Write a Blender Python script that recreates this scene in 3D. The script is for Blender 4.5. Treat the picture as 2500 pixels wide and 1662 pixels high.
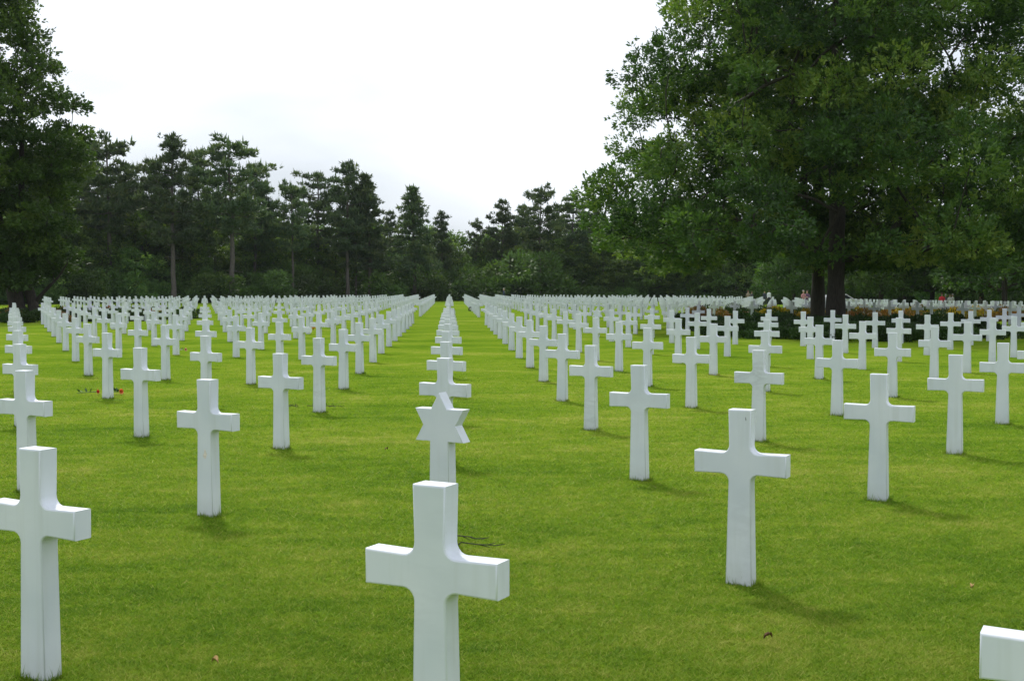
import bpy, bmesh, math, random
import numpy as np
from mathutils import Vector, Matrix

# ------------------------------------------------------------------ scene, camera, light
scene = bpy.context.scene
for o in list(bpy.data.objects):
    bpy.data.objects.remove(o, do_unlink=True)
COL = scene.collection
R = math.radians

EYE = 1.758
cam_data = bpy.data.cameras.new('camera')
cam_data.sensor_width = 36.0
cam_data.lens = 41.0
cam_data.clip_start = 0.05
cam_data.clip_end = 6000.0
cam = bpy.data.objects.new('camera', cam_data)
cam.location = (0.0, 0.0, EYE)
cam.rotation_euler = (math.pi / 2 - 0.0447, 0.0, 0.0)
COL.objects.link(cam)
scene.camera = cam

SUN_EL = R(48.0)
SUN_DIR = Vector((-0.36, 1.0, 0.0)).normalized() * math.cos(SUN_EL) + Vector((0, 0, math.sin(SUN_EL)))
SKY_STRENGTH = 0.10
SUN_STRENGTH = 3.5
EXPOSURE = 0.0

world = bpy.data.worlds.new('World')
scene.world = world
world.use_nodes = True
wn, wl = world.node_tree.nodes, world.node_tree.links
wn.clear()
w_out = wn.new('ShaderNodeOutputWorld')
w_bg = wn.new('ShaderNodeBackground')
w_bg.inputs['Strength'].default_value = SKY_STRENGTH
sky = wn.new('ShaderNodeTexSky')
sky.sky_type = 'NISHITA'
sky.sun_disc = False
sky.sun_elevation = SUN_EL
sky.sun_rotation = math.atan2(SUN_DIR.x, SUN_DIR.y)
sky.air_density = 1.0
sky.dust_density = 2.0
tc = wn.new('ShaderNodeTexCoord')
mp = wn.new('ShaderNodeMapping')
mp.inputs['Scale'].default_value = (1.0, 1.0, 2.6)
mp.inputs['Location'].default_value = (0.35, 0.0, 0.0)
wl.new(tc.outputs['Generated'], mp.inputs['Vector'])
cn = wn.new('ShaderNodeTexNoise')
cn.inputs['Scale'].default_value = 2.1
cn.inputs['Detail'].default_value = 5.0
cn.inputs['Roughness'].default_value = 0.5
wl.new(mp.outputs['Vector'], cn.inputs['Vector'])
cr = wn.new('ShaderNodeValToRGB')           # cloud brightness: bright cloud sheet, thinner greyer parts
cr.color_ramp.elements[0].position = 0.46
cr.color_ramp.elements[0].color = (7.4, 8.1, 8.9, 1)
cr.color_ramp.elements[1].position = 0.65
cr.color_ramp.elements[1].color = (10.8, 11.4, 12.2, 1)
sz = wn.new('ShaderNodeSeparateXYZ')        # the cloud sheet thins towards the horizon
wl.new(tc.outputs['Generated'], sz.inputs['Vector'])
el = wn.new('ShaderNodeMath'); el.operation = 'MULTIPLY_ADD'
el.inputs[1].default_value = 0.9
wl.new(sz.outputs['Z'], el.inputs[0]); wl.new(cn.outputs['Fac'], el.inputs[2])
wl.new(el.outputs['Value'], cr.inputs['Fac'])
mx = wn.new('ShaderNodeMixRGB')
mx.inputs['Fac'].default_value = 0.90        # share of the sky under cloud
wl.new(sky.outputs['Color'], mx.inputs['Color1'])
wl.new(cr.outputs['Color'], mx.inputs['Color2'])
wl.new(mx.outputs['Color'], w_bg.inputs['Color'])
wl.new(w_bg.outputs['Background'], w_out.inputs['Surface'])

sun_data = bpy.data.lights.new('sun', 'SUN')
sun_data.energy = SUN_STRENGTH
sun_data.angle = R(6.0)
sun_data.color = (1.0, 0.95, 0.86)
sun = bpy.data.objects.new('sun', sun_data)
sun.rotation_euler = SUN_DIR.to_track_quat('Z', 'Y').to_euler()
sun.location = (-20, 60, 60)
COL.objects.link(sun)

vs = scene.view_settings
vs.view_transform = 'Standard'
vs.look = 'None'
vs.exposure = EXPOSURE
vs.gamma = 1.0
vs.use_curve_mapping = False
scene.render.engine = 'CYCLES'
scene.cycles.use_denoising = True
scene.cycles.max_bounces = 6
scene.cycles.diffuse_bounces = 3
scene.cycles.transmission_bounces = 4
scene.cycles.transparent_max_bounces = 4

# ------------------------------------------------------------------ helpers
def tag(o, label=None, category=None, group=None, kind=None):
    if label: o['label'] = label
    if category: o['category'] = category
    if group: o['group'] = group
    if kind: o['kind'] = kind
    return o

def link(o, parent=None):
    COL.objects.link(o)
    if parent is not None:
        o.parent = parent
    return o

def obj(name, mesh, parent=None, loc=None, rot=None, scale=None):
    o = bpy.data.objects.new(name, mesh)
    if loc is not None: o.location = loc
    if rot is not None: o.rotation_euler = rot
    if scale is not None: o.scale = scale
    return link(o, parent)

def empty(name, loc=(0, 0, 0), rot=(0, 0, 0), scale=(1, 1, 1)):
    o = bpy.data.objects.new(name, None)
    o.empty_display_size = 0.2
    o.location, o.rotation_euler, o.scale = loc, rot, scale
    return link(o)

def mesh_np(name, verts, faces, mats, mat_idx=None, tint=None, smooth=False):
    """faces: int array (n,3) or (n,4)"""
    me = bpy.data.meshes.new(name)
    verts = np.asarray(verts, dtype=np.float32)
    faces = np.asarray(faces, dtype=np.int32)
    n, k = faces.shape
    me.vertices.add(len(verts)); me.vertices.foreach_set('co', verts.ravel())
    me.loops.add(n * k); me.loops.foreach_set('vertex_index', faces.ravel())
    me.polygons.add(n)
    me.polygons.foreach_set('loop_start', np.arange(0, n * k, k, dtype=np.int32))
    me.polygons.foreach_set('loop_total', np.full(n, k, dtype=np.int32))
    if mat_idx is not None:
        me.polygons.foreach_set('material_index', np.asarray(mat_idx, dtype=np.int32))
    me.update(calc_edges=True)
    if smooth:
        me.polygons.foreach_set('use_smooth', np.ones(n, dtype=bool))
    else:
        me.polygons.foreach_set('use_smooth', np.zeros(n, dtype=bool))
    for m in (mats if isinstance(mats, (list, tuple)) else [mats]):
        me.materials.append(m)
    if tint is not None:
        at = me.attributes.new('tint', 'FLOAT', 'FACE')
        at.data.foreach_set('value', np.asarray(tint, dtype=np.float32))
    return me

def sstep(a, b, x):
    t = np.clip((np.asarray(x, dtype=float) - a) / (b - a), 0, 1)
    return t * t * (3 - 2 * t)

def gz(x, y):
    """height of the lawn: flat, falling gently away at the far right"""
    return -0.45 * sstep(14, 48, x) * sstep(50, 105, y)

# ------------------------------------------------------------------ materials
def new_mat(name):
    m = bpy.data.materials.new(name)
    m.use_nodes = True
    nt = m.node_tree
    nt.nodes.clear()
    out = nt.nodes.new('ShaderNodeOutputMaterial')
    return m, nt, nt.nodes, nt.links, out

def ramp(nodes, stops):
    r = nodes.new('ShaderNodeValToRGB')
    e = r.color_ramp.elements
    e[0].position, e[0].color = stops[0][0], (*stops[0][1], 1)
    e[1].position, e[1].color = stops[-1][0], (*stops[-1][1], 1)
    for p, c in stops[1:-1]:
        n = e.new(p); n.color = (*c, 1)
    return r

def noise(nodes, links, vec, scale, detail=3.0, rough=0.55):
    n = nodes.new('ShaderNodeTexNoise')
    n.inputs['Scale'].default_value = scale
    n.inputs['Detail'].default_value = detail
    n.inputs['Roughness'].default_value = rough
    if vec is not None: links.new(vec, n.inputs['Vector'])
    return n

def math_node(nodes, links, op, a, b):
    n = nodes.new('ShaderNodeMath'); n.operation = op
    for i, v in enumerate((a, b)):
        if isinstance(v, (int, float)): n.inputs[i].default_value = v
        else: links.new(v, n.inputs[i])
    return n.outputs[0]

def plain_mat(name, col, rough=0.7, var=0.15, scale=12.0, bump=0.0):
    m, nt, N, L, out = new_mat(name)
    b = N.new('ShaderNodeBsdfPrincipled')
    t = N.new('ShaderNodeTexCoord')
    n = noise(N, L, t.outputs['Object'], scale, 3)
    r = ramp(N, [(0.3, tuple(c * (1 - var) for c in col)), (0.7, tuple(min(1, c * (1 + var)) for c in col))])
    L.new(n.outputs['Fac'], r.inputs['Fac'])
    L.new(r.outputs['Color'], b.inputs['Base Color'])
    b.inputs['Roughness'].default_value = rough
    if bump:
        bp = N.new('ShaderNodeBump'); bp.inputs['Strength'].default_value = bump
        L.new(n.outputs['Fac'], bp.inputs['Height']); L.new(bp.outputs['Normal'], b.inputs['Normal'])
    L.new(b.outputs['BSDF'], out.inputs['Surface'])
    return m

def leaf_mat(name, stops, translucent=0.35, obj_var=0.25, rough=0.6):
    """foliage: colour from the per-leaf tint attribute, a little object-to-object variation"""
    m, nt, N, L, out = new_mat(name)
    at = N.new('ShaderNodeAttribute'); at.attribute_name = 'tint'
    r = ramp(N, stops)
    L.new(at.outputs['Fac'], r.inputs['Fac'])
    oi = N.new('ShaderNodeObjectInfo')
    hs = N.new('ShaderNodeHueSaturation')
    v = math_node(N, L, 'MULTIPLY_ADD', oi.outputs['Random'], 2 * obj_var)
    v.node.inputs[2].default_value = 1 - obj_var
    L.new(v, hs.inputs['Value'])
    h = math_node(N, L, 'MULTIPLY_ADD', oi.outputs['Random'], 0.02)
    h.node.inputs[2].default_value = 0.49
    L.new(h, hs.inputs['Hue'])
    L.new(r.outputs['Color'], hs.inputs['Color'])
    d = N.new('ShaderNodeBsdfPrincipled')
    d.inputs['Roughness'].default_value = rough
    d.inputs['Specular IOR Level'].default_value = 0.3
    t = N.new('ShaderNodeBsdfTranslucent')
    bright = N.new('ShaderNodeMixRGB'); bright.blend_type = 'MULTIPLY'
    bright.inputs['Fac'].default_value = 1.0
    bright.inputs['Color2'].default_value = (1.25, 1.35, 0.6, 1)
    L.new(hs.outputs['Color'], d.inputs['Base Color'])
    L.new(hs.outputs['Color'], bright.inputs['Color1'])
    L.new(bright.outputs['Color'], t.inputs['Color'])
    mix = N.new('ShaderNodeMixShader'); mix.inputs['Fac'].default_value = translucent
    L.new(d.outputs['BSDF'], mix.inputs[1]); L.new(t.outputs['BSDF'], mix.inputs[2])
    L.new(mix.outputs['Shader'], out.inputs['Surface'])
    return m

def bark_mat(name, dark, light, scale=4.0):
    m, nt, N, L, out = new_mat(name)
    t = N.new('ShaderNodeTexCoord')
    mp = N.new('ShaderNodeMapping'); mp.inputs['Scale'].default_value = (6, 6, 0.9)
    L.new(t.outputs['Object'], mp.inputs['Vector'])
    n = noise(N, L, mp.outputs['Vector'], scale, 6, 0.65)
    r = ramp(N, [(0.35, dark), (0.65, light)])
    L.new(n.outputs['Fac'], r.inputs['Fac'])
    b = N.new('ShaderNodeBsdfPrincipled'); b.inputs['Roughness'].default_value = 0.9
    L.new(r.outputs['Color'], b.inputs['Base Color'])
    bp = N.new('ShaderNodeBump'); bp.inputs['Strength'].default_value = 0.9; bp.inputs['Distance'].default_value = 0.05
    L.new(n.outputs['Fac'], bp.inputs['Height']); L.new(bp.outputs['Normal'], b.inputs['Normal'])
    L.new(b.outputs['BSDF'], out.inputs['Surface'])
    return m

def grass_colour(N, L):
    """mottled lawn colour from world position, shared by ground and blades"""
    g = N.new('ShaderNodeNewGeometry')
    mp = N.new('ShaderNodeMapping'); mp.inputs['Scale'].default_value = (0.55, 1.0, 1.0)
    L.new(g.outputs['Position'], mp.inputs['Vector'])
    n1 = noise(N, L, mp.outputs['Vector'], 0.5, 3, 0.6)
    n2 = noise(N, L, mp.outputs['Vector'], 3.2, 3, 0.6)
    n3 = noise(N, L, g.outputs['Position'], 0.06, 2, 0.5)
    n4 = noise(N, L, g.outputs['Position'], 9.0, 4, 0.65)
    s = math_node(N, L, 'MULTIPLY', n1.outputs['Fac'], 0.36)
    s2 = math_node(N, L, 'MULTIPLY', n2.outputs['Fac'], 0.28)
    s3 = math_node(N, L, 'MULTIPLY', n3.outputs['Fac'], 0.12)
    s4 = math_node(N, L, 'MULTIPLY', n4.outputs['Fac'], 0.24)
    a = math_node(N, L, 'ADD', s, s2)
    a = math_node(N, L, 'ADD', a, s4)
    a = math_node(N, L, 'ADD', a, s3)
    a = math_node(N, L, 'MULTIPLY_ADD', a, 1.6)
    a.node.inputs[2].default_value = -0.30
    return g, a

GRASS_STOPS = [(0.28, (0.080, 0.166, 0.012)), (0.44, (0.147, 0.258, 0.016)),
               (0.57, (0.208, 0.306, 0.023)), (0.74, (0.370, 0.380, 0.085))]
SHADED_TURF_STOPS = [(p, tuple(c * 0.68 for c in col)) for p, col in GRASS_STOPS]   # lawn plane: grass colours darkened, blade self-shadow painted in

def lawn_mat():
    m, nt, N, L, out = new_mat('lawn_turf')
    g, a = grass_colour(N, L)
    fine = noise(N, L, g.outputs['Position'], 55.0, 2, 0.7)
    f = math_node(N, L, 'MULTIPLY_ADD', fine.outputs['Fac'], 0.30)
    f.node.inputs[2].default_value = -0.15
    a2 = math_node(N, L, 'ADD', a, f)
    r = ramp(N, SHADED_TURF_STOPS)
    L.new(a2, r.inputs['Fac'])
    b = N.new('ShaderNodeBsdfPrincipled')
    b.inputs['Roughness'].default_value = 0.85
    b.inputs['Specular IOR Level'].default_value = 0.0
    L.new(r.outputs['Color'], b.inputs['Base Color'])
    big = noise(N, L, g.outputs['Position'], 9.0, 4, 0.7)
    bp = N.new('ShaderNodeBump'); bp.inputs['Strength'].default_value = 0.5; bp.inputs['Distance'].default_value = 0.04
    L.new(big.outputs['Fac'], bp.inputs['Height']); L.new(bp.outputs['Normal'], b.inputs['Normal'])
    L.new(b.outputs['BSDF'], out.inputs['Surface'])
    return m

def blade_mat():
    m, nt, N, L, out = new_mat('grass_blades')
    g, a = grass_colour(N, L)
    at = N.new('ShaderNodeAttribute'); at.attribute_name = 'tint'
    f = math_node(N, L, 'MULTIPLY_ADD', at.outputs['Fac'], 0.36)
    f.node.inputs[2].default_value = -0.15
    a2 = math_node(N, L, 'ADD', a, f)
    r = ramp(N, GRASS_STOPS)
    L.new(a2, r.inputs['Fac'])
    d = N.new('ShaderNodeBsdfPrincipled')
    d.inputs['Roughness'].default_value = 0.6
    d.inputs['Specular IOR Level'].default_value = 0.08
    L.new(r.outputs['Color'], d.inputs['Base Color'])
    t = N.new('ShaderNodeBsdfTranslucent')
    L.new(r.outputs['Color'], t.inputs['Color'])
    mix = N.new('ShaderNodeMixShader'); mix.inputs['Fac'].default_value = 0.35
    L.new(d.outputs['BSDF'], mix.inputs[1]); L.new(t.outputs['BSDF'], mix.inputs[2])
    L.new(mix.outputs['Shader'], out.inputs['Surface'])
    return m

def marble_mat(name, vein=0.35, stain=0.45, spot=False):
    m, nt, N, L, out = new_mat(name)
    t = N.new('ShaderNodeTexCoord')
    oi = N.new('ShaderNodeObjectInfo')
    off = N.new('ShaderNodeVectorMath'); off.operation = 'MULTIPLY_ADD'
    comb = N.new('ShaderNodeCombineXYZ')
    for i, k in enumerate((37.0, 91.0, 53.0)):
        L.new(math_node(N, L, 'MULTIPLY', oi.outputs['Random'], k), comb.inputs[i])
    add = N.new('ShaderNodeVectorMath'); add.operation = 'ADD'
    L.new(t.outputs['Object'], add.inputs[0]); L.new(comb.outputs['Vector'], add.inputs[1])
    vec = add.outputs['Vector']
    # soft tone drift
    n1 = noise(N, L, vec, 2.4, 3, 0.5)
    r1 = ramp(N, [(0.3, (0.56, 0.605, 0.665)), (0.7, (0.66, 0.69, 0.745))])
    L.new(n1.outputs['Fac'], r1.inputs['Fac'])
    # diagonal grey veins, stronger on some stones
    mp = N.new('ShaderNodeMapping'); mp.inputs['Rotation'].default_value = (0.3, 0.7, 0.2)
    mp.inputs['Scale'].default_value = (1.0, 1.0, 3.2)
    L.new(vec, mp.inputs['Vector'])
    n2 = noise(N, L, mp.outputs['Vector'], 3.0, 6, 0.6)
    n2.inputs['Distortion'].default_value = 0.3
    d = math_node(N, L, 'SUBTRACT', n2.outputs['Fac'], 0.5)
    d = math_node(N, L, 'ABSOLUTE', d, 0.0)
    rv = ramp(N, [(0.0, (1, 1, 1)), (0.10, (0, 0, 0))])
    L.new(d, rv.inputs['Fac'])
    patch = noise(N, L, vec, 1.7, 2, 0.5)
    pr = ramp(N, [(0.52, (0, 0, 0)), (0.72, (1, 1, 1))])
    L.new(patch.outputs['Fac'], pr.inputs['Fac'])
    amt = math_node(N, L, 'MULTIPLY', rv.outputs['Color'], pr.outputs['Color'])
    rnd = math_node(N, L, 'POWER', oi.outputs['Random'], 1.6)
    amt = math_node(N, L, 'MULTIPLY', amt, rnd)
    amt = math_node(N, L, 'MULTIPLY', amt, vein)
    mixv = N.new('ShaderNodeMixRGB')
    L.new(amt, mixv.inputs['Fac'])
    L.new(r1.outputs['Color'], mixv.inputs['Color1'])
    mixv.inputs['Color2'].default_value = (0.36, 0.38, 0.41, 1)
    # weathering streaks running down the stone
    mp2 = N.new('ShaderNodeMapping'); mp2.inputs['Scale'].default_value = (14, 14, 1.1)
    L.new(vec, mp2.inputs['Vector'])
    n3 = noise(N, L, mp2.outputs['Vector'], 1.0, 3, 0.55)
    r3 = ramp(N, [(0.52, (0, 0, 0)), (0.75, (1, 1, 1))])
    L.new(n3.outputs['Fac'], r3.inputs['Fac'])
    mixs = N.new('ShaderNodeMixRGB')
    L.new(math_node(N, L, 'MULTIPLY', r3.outputs['Color'], stain), mixs.inputs['Fac'])
    L.new(mixv.outputs['Color'], mixs.inputs['Color1'])
    mixs.inputs['Color2'].default_value = (0.50, 0.53, 0.53, 1)
    # rain splash soiling low on the stem
    sep = N.new('ShaderNodeSeparateXYZ'); L.new(t.outputs['Object'], sep.inputs['Vector'])
    low = N.new('ShaderNodeMapRange')
    low.inputs['From Min'].default_value = 0.16; low.inputs['From Max'].default_value = 0.0
    low.inputs['To Min'].default_value = 0.0; low.inputs['To Max'].default_value = 0.5
    L.new(sep.outputs['Z'], low.inputs['Value'])
    n4 = noise(N, L, vec, 22.0, 4, 0.65)
    lf = math_node(N, L, 'MULTIPLY', low.outputs['Result'], n4.outputs['Fac'])
    mixl = N.new('ShaderNodeMixRGB')
    L.new(lf, mixl.inputs['Fac'])
    L.new(mixs.outputs['Color'], mixl.inputs['Color1'])
    mixl.inputs['Color2'].default_value = (0.42, 0.44, 0.33, 1)
    b = N.new('ShaderNodeBsdfPrincipled')
    b.inputs['Roughness'].default_value = 0.5
    b.inputs['Specular IOR Level'].default_value = 0.35
    L.new(mixl.outputs['Color'], b.inputs['Base Color'])
    bp = N.new('ShaderNodeBump'); bp.inputs['Strength'].default_value = 0.04; bp.inputs['Distance'].default_value = 0.002
    fine = noise(N, L, vec, 90.0, 3, 0.6)
    L.new(fine.outputs['Fac'], bp.inputs['Height']); L.new(bp.outputs['Normal'], b.inputs['Normal'])
    L.new(b.outputs['BSDF'], out.inputs['Surface'])
    return m

M_MARBLE = marble_mat('white_marble', vein=0.5)
M_MARBLE_VEIN = marble_mat('veined_marble', vein=0.8, stain=0.4)
M_LAWN = lawn_mat()
M_BLADE = blade_mat()
M_OAK = leaf_mat('oak_leaves', [(0.0, (0.024, 0.052, 0.016)), (0.42, (0.062, 0.124, 0.026)), (0.75, (0.124, 0.196, 0.036)), (1.0, (0.205, 0.260, 0.048))], 0.34, 0.05)
M_MAPLE = leaf_mat('dark_leaves', [(0.0, (0.028, 0.060, 0.014)), (0.5, (0.056, 0.110, 0.020)), (1.0, (0.110, 0.175, 0.030))], 0.32, 0.05)
M_PINE = leaf_mat('pine_needles', [(0.0, (0.046, 0.080, 0.044)), (0.6, (0.082, 0.126, 0.058)), (1.0, (0.145, 0.185, 0.070))], 0.26, 0.22)
M_BROAD = leaf_mat('woodland_leaves', [(0.0, (0.048, 0.092, 0.026)), (0.6, (0.095, 0.165, 0.034)), (1.0, (0.180, 0.250, 0.046))], 0.36, 0.45)
M_BUSH = leaf_mat('bush_leaves', [(0.0, (0.036, 0.078, 0.020)), (0.6, (0.070, 0.132, 0.028)), (1.0, (0.130, 0.200, 0.040))], 0.28, 0.55)
M_BED = leaf_mat('bed_shrub_leaves', [(0.0, (0.014, 0.034, 0.008)), (0.6, (0.030, 0.065, 0.012)), (1.0, (0.060, 0.105, 0.018))], 0.20, 0.25)
M_YELLOW = leaf_mat('yellow_flower_spikes', [(0.0, (0.06, 0.10, 0.012)), (0.45, (0.30, 0.22, 0.015)), (1.0, (0.62, 0.38, 0.02))], 0.2, 0.15)
M_RUST = leaf_mat('rust_heather', [(0.0, (0.05, 0.07, 0.015)), (0.5, (0.16, 0.085, 0.02)), (1.0, (0.32, 0.13, 0.03))], 0.2, 0.25)
M_BARK = bark_mat('tree_bark', (0.018, 0.015, 0.011), (0.055, 0.046, 0.034))
M_PBARK = bark_mat('pine_bark', (0.050, 0.044, 0.040), (0.125, 0.108, 0.095))

# ------------------------------------------------------------------ the lawn
gx = np.concatenate([[-2500, -1200, -600, -300], np.arange(-160, 161, 5.0), [300, 600, 1200, 2500]])
gy = np.concatenate([[-1500, -600, -200, -60], np.arange(-20, 241, 5.0), [300, 600, 1200, 3500]])
GX, GY = np.meshgrid(gx, gy)
V = np.stack([GX.ravel(), GY.ravel(), gz(GX, GY).ravel()], 1)
nx_, ny_ = len(gx), len(gy)
ii = (np.arange(ny_ - 1)[:, None] * nx_ + np.arange(nx_ - 1)[None]).ravel()
F = np.stack([ii, ii + 1, ii + 1 + nx_, ii + nx_], 1)
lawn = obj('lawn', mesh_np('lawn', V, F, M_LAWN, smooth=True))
tag(lawn, kind='structure')

# ------------------------------------------------------------------ grave markers
H_CROSS, DEPTH = 1.05, 0.0967
BEV = 0.007

def extruded(name, outline, depth, mat, bev, rings=2):
    """closed outline (x,z), counter-clockwise seen from the front; rounded front and back edges"""
    P = np.array(outline, dtype=float)
    n = len(P)
    nxt, prv = np.roll(P, -1, 0), np.roll(P, 1, 0)
    e1, e2 = P - prv, nxt - P
    e1 /= np.linalg.norm(e1, axis=1)[:, None]; e2 /= np.linalg.norm(e2, axis=1)[:, None]
    n1, n2 = np.stack([e1[:, 1], -e1[:, 0]], 1), np.stack([e2[:, 1], -e2[:, 0]], 1)
    nb = n1 + n2
    nb /= np.maximum((nb * n1).sum(1), 0.3)[:, None]     # mitred outward offset
    loops = []
    prof = [(bev * (1 - math.cos(a)), bev * (1 - math.sin(a))) for a in np.linspace(math.pi / 2, 0, rings + 1)]
    seq = [(i, -depth / 2 + d) for i, d in [(bev - 0, 0)]]
    ins = []
    for t in np.linspace(0, math.pi / 2, rings + 1):
        ins.append((bev * (1 - math.sin(t)), -depth / 2 + bev * (1 - math.cos(t))))
    ins = ins + [(i, -y) for i, y in reversed(ins)]
    verts = []
    for inset, y in ins:
        Q = P - nb * inset
        verts.append(np.stack([Q[:, 0], np.full(n, y), Q[:, 1]], 1))
    verts = np.concatenate(verts)
    bm = bmesh.new()
    vv = [bm.verts.new(v) for v in verts]
    bm.faces.new(vv[:n])
    bm.faces.new(list(reversed(vv[-n:])))
    for r in range(len(ins) - 1):
        for i in range(n):
            j = (i + 1) % n
            bm.faces.new((vv[r * n + i], vv[(r + 1) * n + i], vv[(r + 1) * n + j], vv[r * n + j]))
    bmesh.ops.recalc_face_normals(bm, faces=bm.faces)
    me = bpy.data.meshes.new(name)
    bm.to_mesh(me); bm.free()
    me.materials.append(mat)
    me.polygons.foreach_set('use_smooth', np.ones(len(me.polygons), dtype=bool))
    me.set_sharp_from_angle(angle=R(50))
    me.polygons[0].use_smooth = False; me.polygons[1].use_smooth = False
    for e in me.edges:                          # keep the side walls flat, only the rounded arris is smooth
        a, b = e.vertices[0] // n, e.vertices[1] // n
        if a == b and a in (rings, rings + 1): e.use_edge_sharp = True
    return me

def arc(cx, cz, r, a0, a1, k):
    return [(cx + r * math.cos(a), cz + r * math.sin(a)) for a in np.linspace(a0, a1, k)]

def cross_outline(seg=6, bottom=-0.08):
    wt, wn, wu, wb, Lh, za, zb, r = 0.070, 0.0645, 0.0665, 0.083, 0.280, 0.792, 0.668, 0.046
    right = [(wb, bottom)]
    right += arc(wu + r, zb - r, r, math.pi, math.pi / 2, seg)
    right += [(Lh, zb - 0.003), (Lh, za + 0.003)]
    right += arc(wn + r, za + r, r, -math.pi / 2, -math.pi, seg)
    right += [(wt, H_CROSS)]
    left = [(-x, z) for x, z in reversed(right)]
    return right + left

def star_outline(bottom=-0.08):
    cz, Rr, Rx = 0.828, 0.222, 0.222          # six-pointed star on a stem
    hz, half = Rr, Rx * math.sqrt(3) / 2
    inner = Rr / math.sqrt(3)
    pts = []
    for i in range(12):
        a = math.pi / 2 - i * math.pi / 6      # clockwise from the apex
        rad = Rr if i % 2 == 0 else inner
        pts.append((rad * math.cos(a) * Rx / Rr, cz + rad * math.sin(a)))
    # right side from the lower right point up to the apex, stem below
    lower = pts[4]                             # lower right outer point
    zb = lower[1]
    right = [(0.088, bottom), (0.073, zb), lower, pts[3], pts[2], pts[1]]
    left = [(-x, z) for x, z in reversed(right)]
    return right + [pts[0]] + left

ME_CROSS = extruded('cross', cross_outline(), DEPTH, M_MARBLE, BEV)
ME_CROSS_VEIN = ME_CROSS.copy(); ME_CROSS_VEIN.materials.clear(); ME_CROSS_VEIN.materials.append(M_MARBLE_VEIN)
ME_STAR = extruded('star_marker', star_outline(), DEPTH, M_MARBLE, 0.005)

OX, OY = -0.275, 4.180
CX, CY = -0.1998, 3.7603
RX, RY = 1.8589, -1.0411
TH = -0.4894
STARS = {(0, 1), (3, 11), (-7, 32), (-5, 33), (-15, 26), (7, 24), (-11, 29), (12, 30)}
VEINED = {(2, 3), (1, 3), (8, 12), (6, 8), (5, 9), (-2, 3), (4, 11)}
LEFT_TREE = (-30.6, 71.0)
OAK_A, OAK_B = (14.4, 51.9), (15.6, 59.5)

def n_end(k):
    if k < 0: return int(round(36 + 0.75 * k))
    if k <= 14: return 36
    return int(round(36 - (k - 14) * 0.34))

F_PX = 2847.4
def in_frame(x, y, margin=0.0):
    return abs(x / y) * F_PX < 1250 + margin

rng = np.random.default_rng(7)
spots = []
for k in range(-34, 48):
    for n in range(0, 44):
        if 15 <= n <= 17 or n > n_end(k): continue
        x, y = OX + n * CX + k * RX, OY + n * CY + k * RY
        if y < 2.5: continue
        half = 0.30 * F_PX / y
        if not in_frame(x, y, half): continue
        if abs(x - LEFT_TREE[0] - 1.2) < 2.2 and abs(y - LEFT_TREE[1]) < 6: continue
        if x < -24 and 60 < y < 72: continue
        if (x - OAK_A[0]) ** 2 + (y - OAK_A[1]) ** 2 < 1.6 ** 2: continue
        if (x - OAK_B[0]) ** 2 + (y - OAK_B[1]) ** 2 < 1.6 ** 2: continue
        if ((x - 13.0) / 5.2) ** 2 + ((y - 46.5) / 7.2) ** 2 < 1: continue
        spots.append((math.hypot(x, y), k, n, x, y))
spots.sort()
near, far = spots[:300], spots[300:]

ONES = ['zeroth', 'first', 'second', 'third', 'fourth', 'fifth', 'sixth', 'seventh', 'eighth', 'ninth', 'tenth', 'eleventh',
        'twelfth', 'thirteenth', 'fourteenth', 'fifteenth', 'sixteenth', 'seventeenth', 'eighteenth', 'nineteenth']
TENS = {20: ('twentieth', 'twenty'), 30: ('thirtieth', 'thirty'), 40: ('fortieth', 'forty')}
def ordinal(i):
    if i < 20: return ONES[i]
    a, b = TENS[i // 10 * 10]
    return a if i % 10 == 0 else b + '-' + ONES[i % 10]

first_n = {}
for _, k, n, x, y in spots:
    first_n[k] = min(first_n.get(k, 99), n)
rank = {}
for k in first_n:
    for i, n in enumerate(sorted(nn for _, kk, nn, _, _ in spots if kk == k)):
        rank[(k, n)] = i + 1

def column_words(k):
    if k == 0: return "the near star's own column"
    return f"the {ordinal(abs(k))} column {'right' if k > 0 else 'left'} of the near star"

SPECIAL = {
    (0, 0): 'large white marble cross in the foreground, cut off by the bottom edge at centre',
    (0, 1): 'white marble star of six points right behind the foremost centre cross',
    (-1, 0): 'tall white marble cross at the lower left corner, its left arm cut off',
    (1, 0): 'white marble cross at the lower right corner, only one arm tip showing',
    (1, 1): 'large white marble cross right of centre with a dark fleck near its top',
    (-1, 1): 'white marble cross on the left with a faint brown stain on its stem',
    (2, 3): 'grey veined white marble cross just behind the large cross with the dark fleck',
    (3, 11): 'white marble star of six points standing among distant crosses right of centre',
}
MARK = {}
for dist, k, n, x, y in near:
    star = (k, n) in STARS
    me = ME_STAR if star else (ME_CROSS_VEIN if (k, n) in VEINED else ME_CROSS)
    jx, jy, jr, jt = rng.normal(0, 0.010), rng.normal(0, 0.010), rng.normal(0, 0.006), rng.normal(0, 0.003)
    o = obj('star_marker' if star else 'marble_cross', me,
            loc=(x + jx, y + jy, float(gz(x, y)) + rng.normal(0, 0.006)), rot=(rng.normal(0, 0.003), jt, TH + jr))
    MARK[(k, n)] = o
    what = 'star of six points' if star else 'cross'
    label = SPECIAL.get((k, n)) or f"white marble {what}, {ordinal(rank[(k, n)])} from the front in {column_words(k)}"
    tag(o, label, 'grave star' if star else 'grave cross', 'marble grave markers in rows on the lawn')

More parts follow.
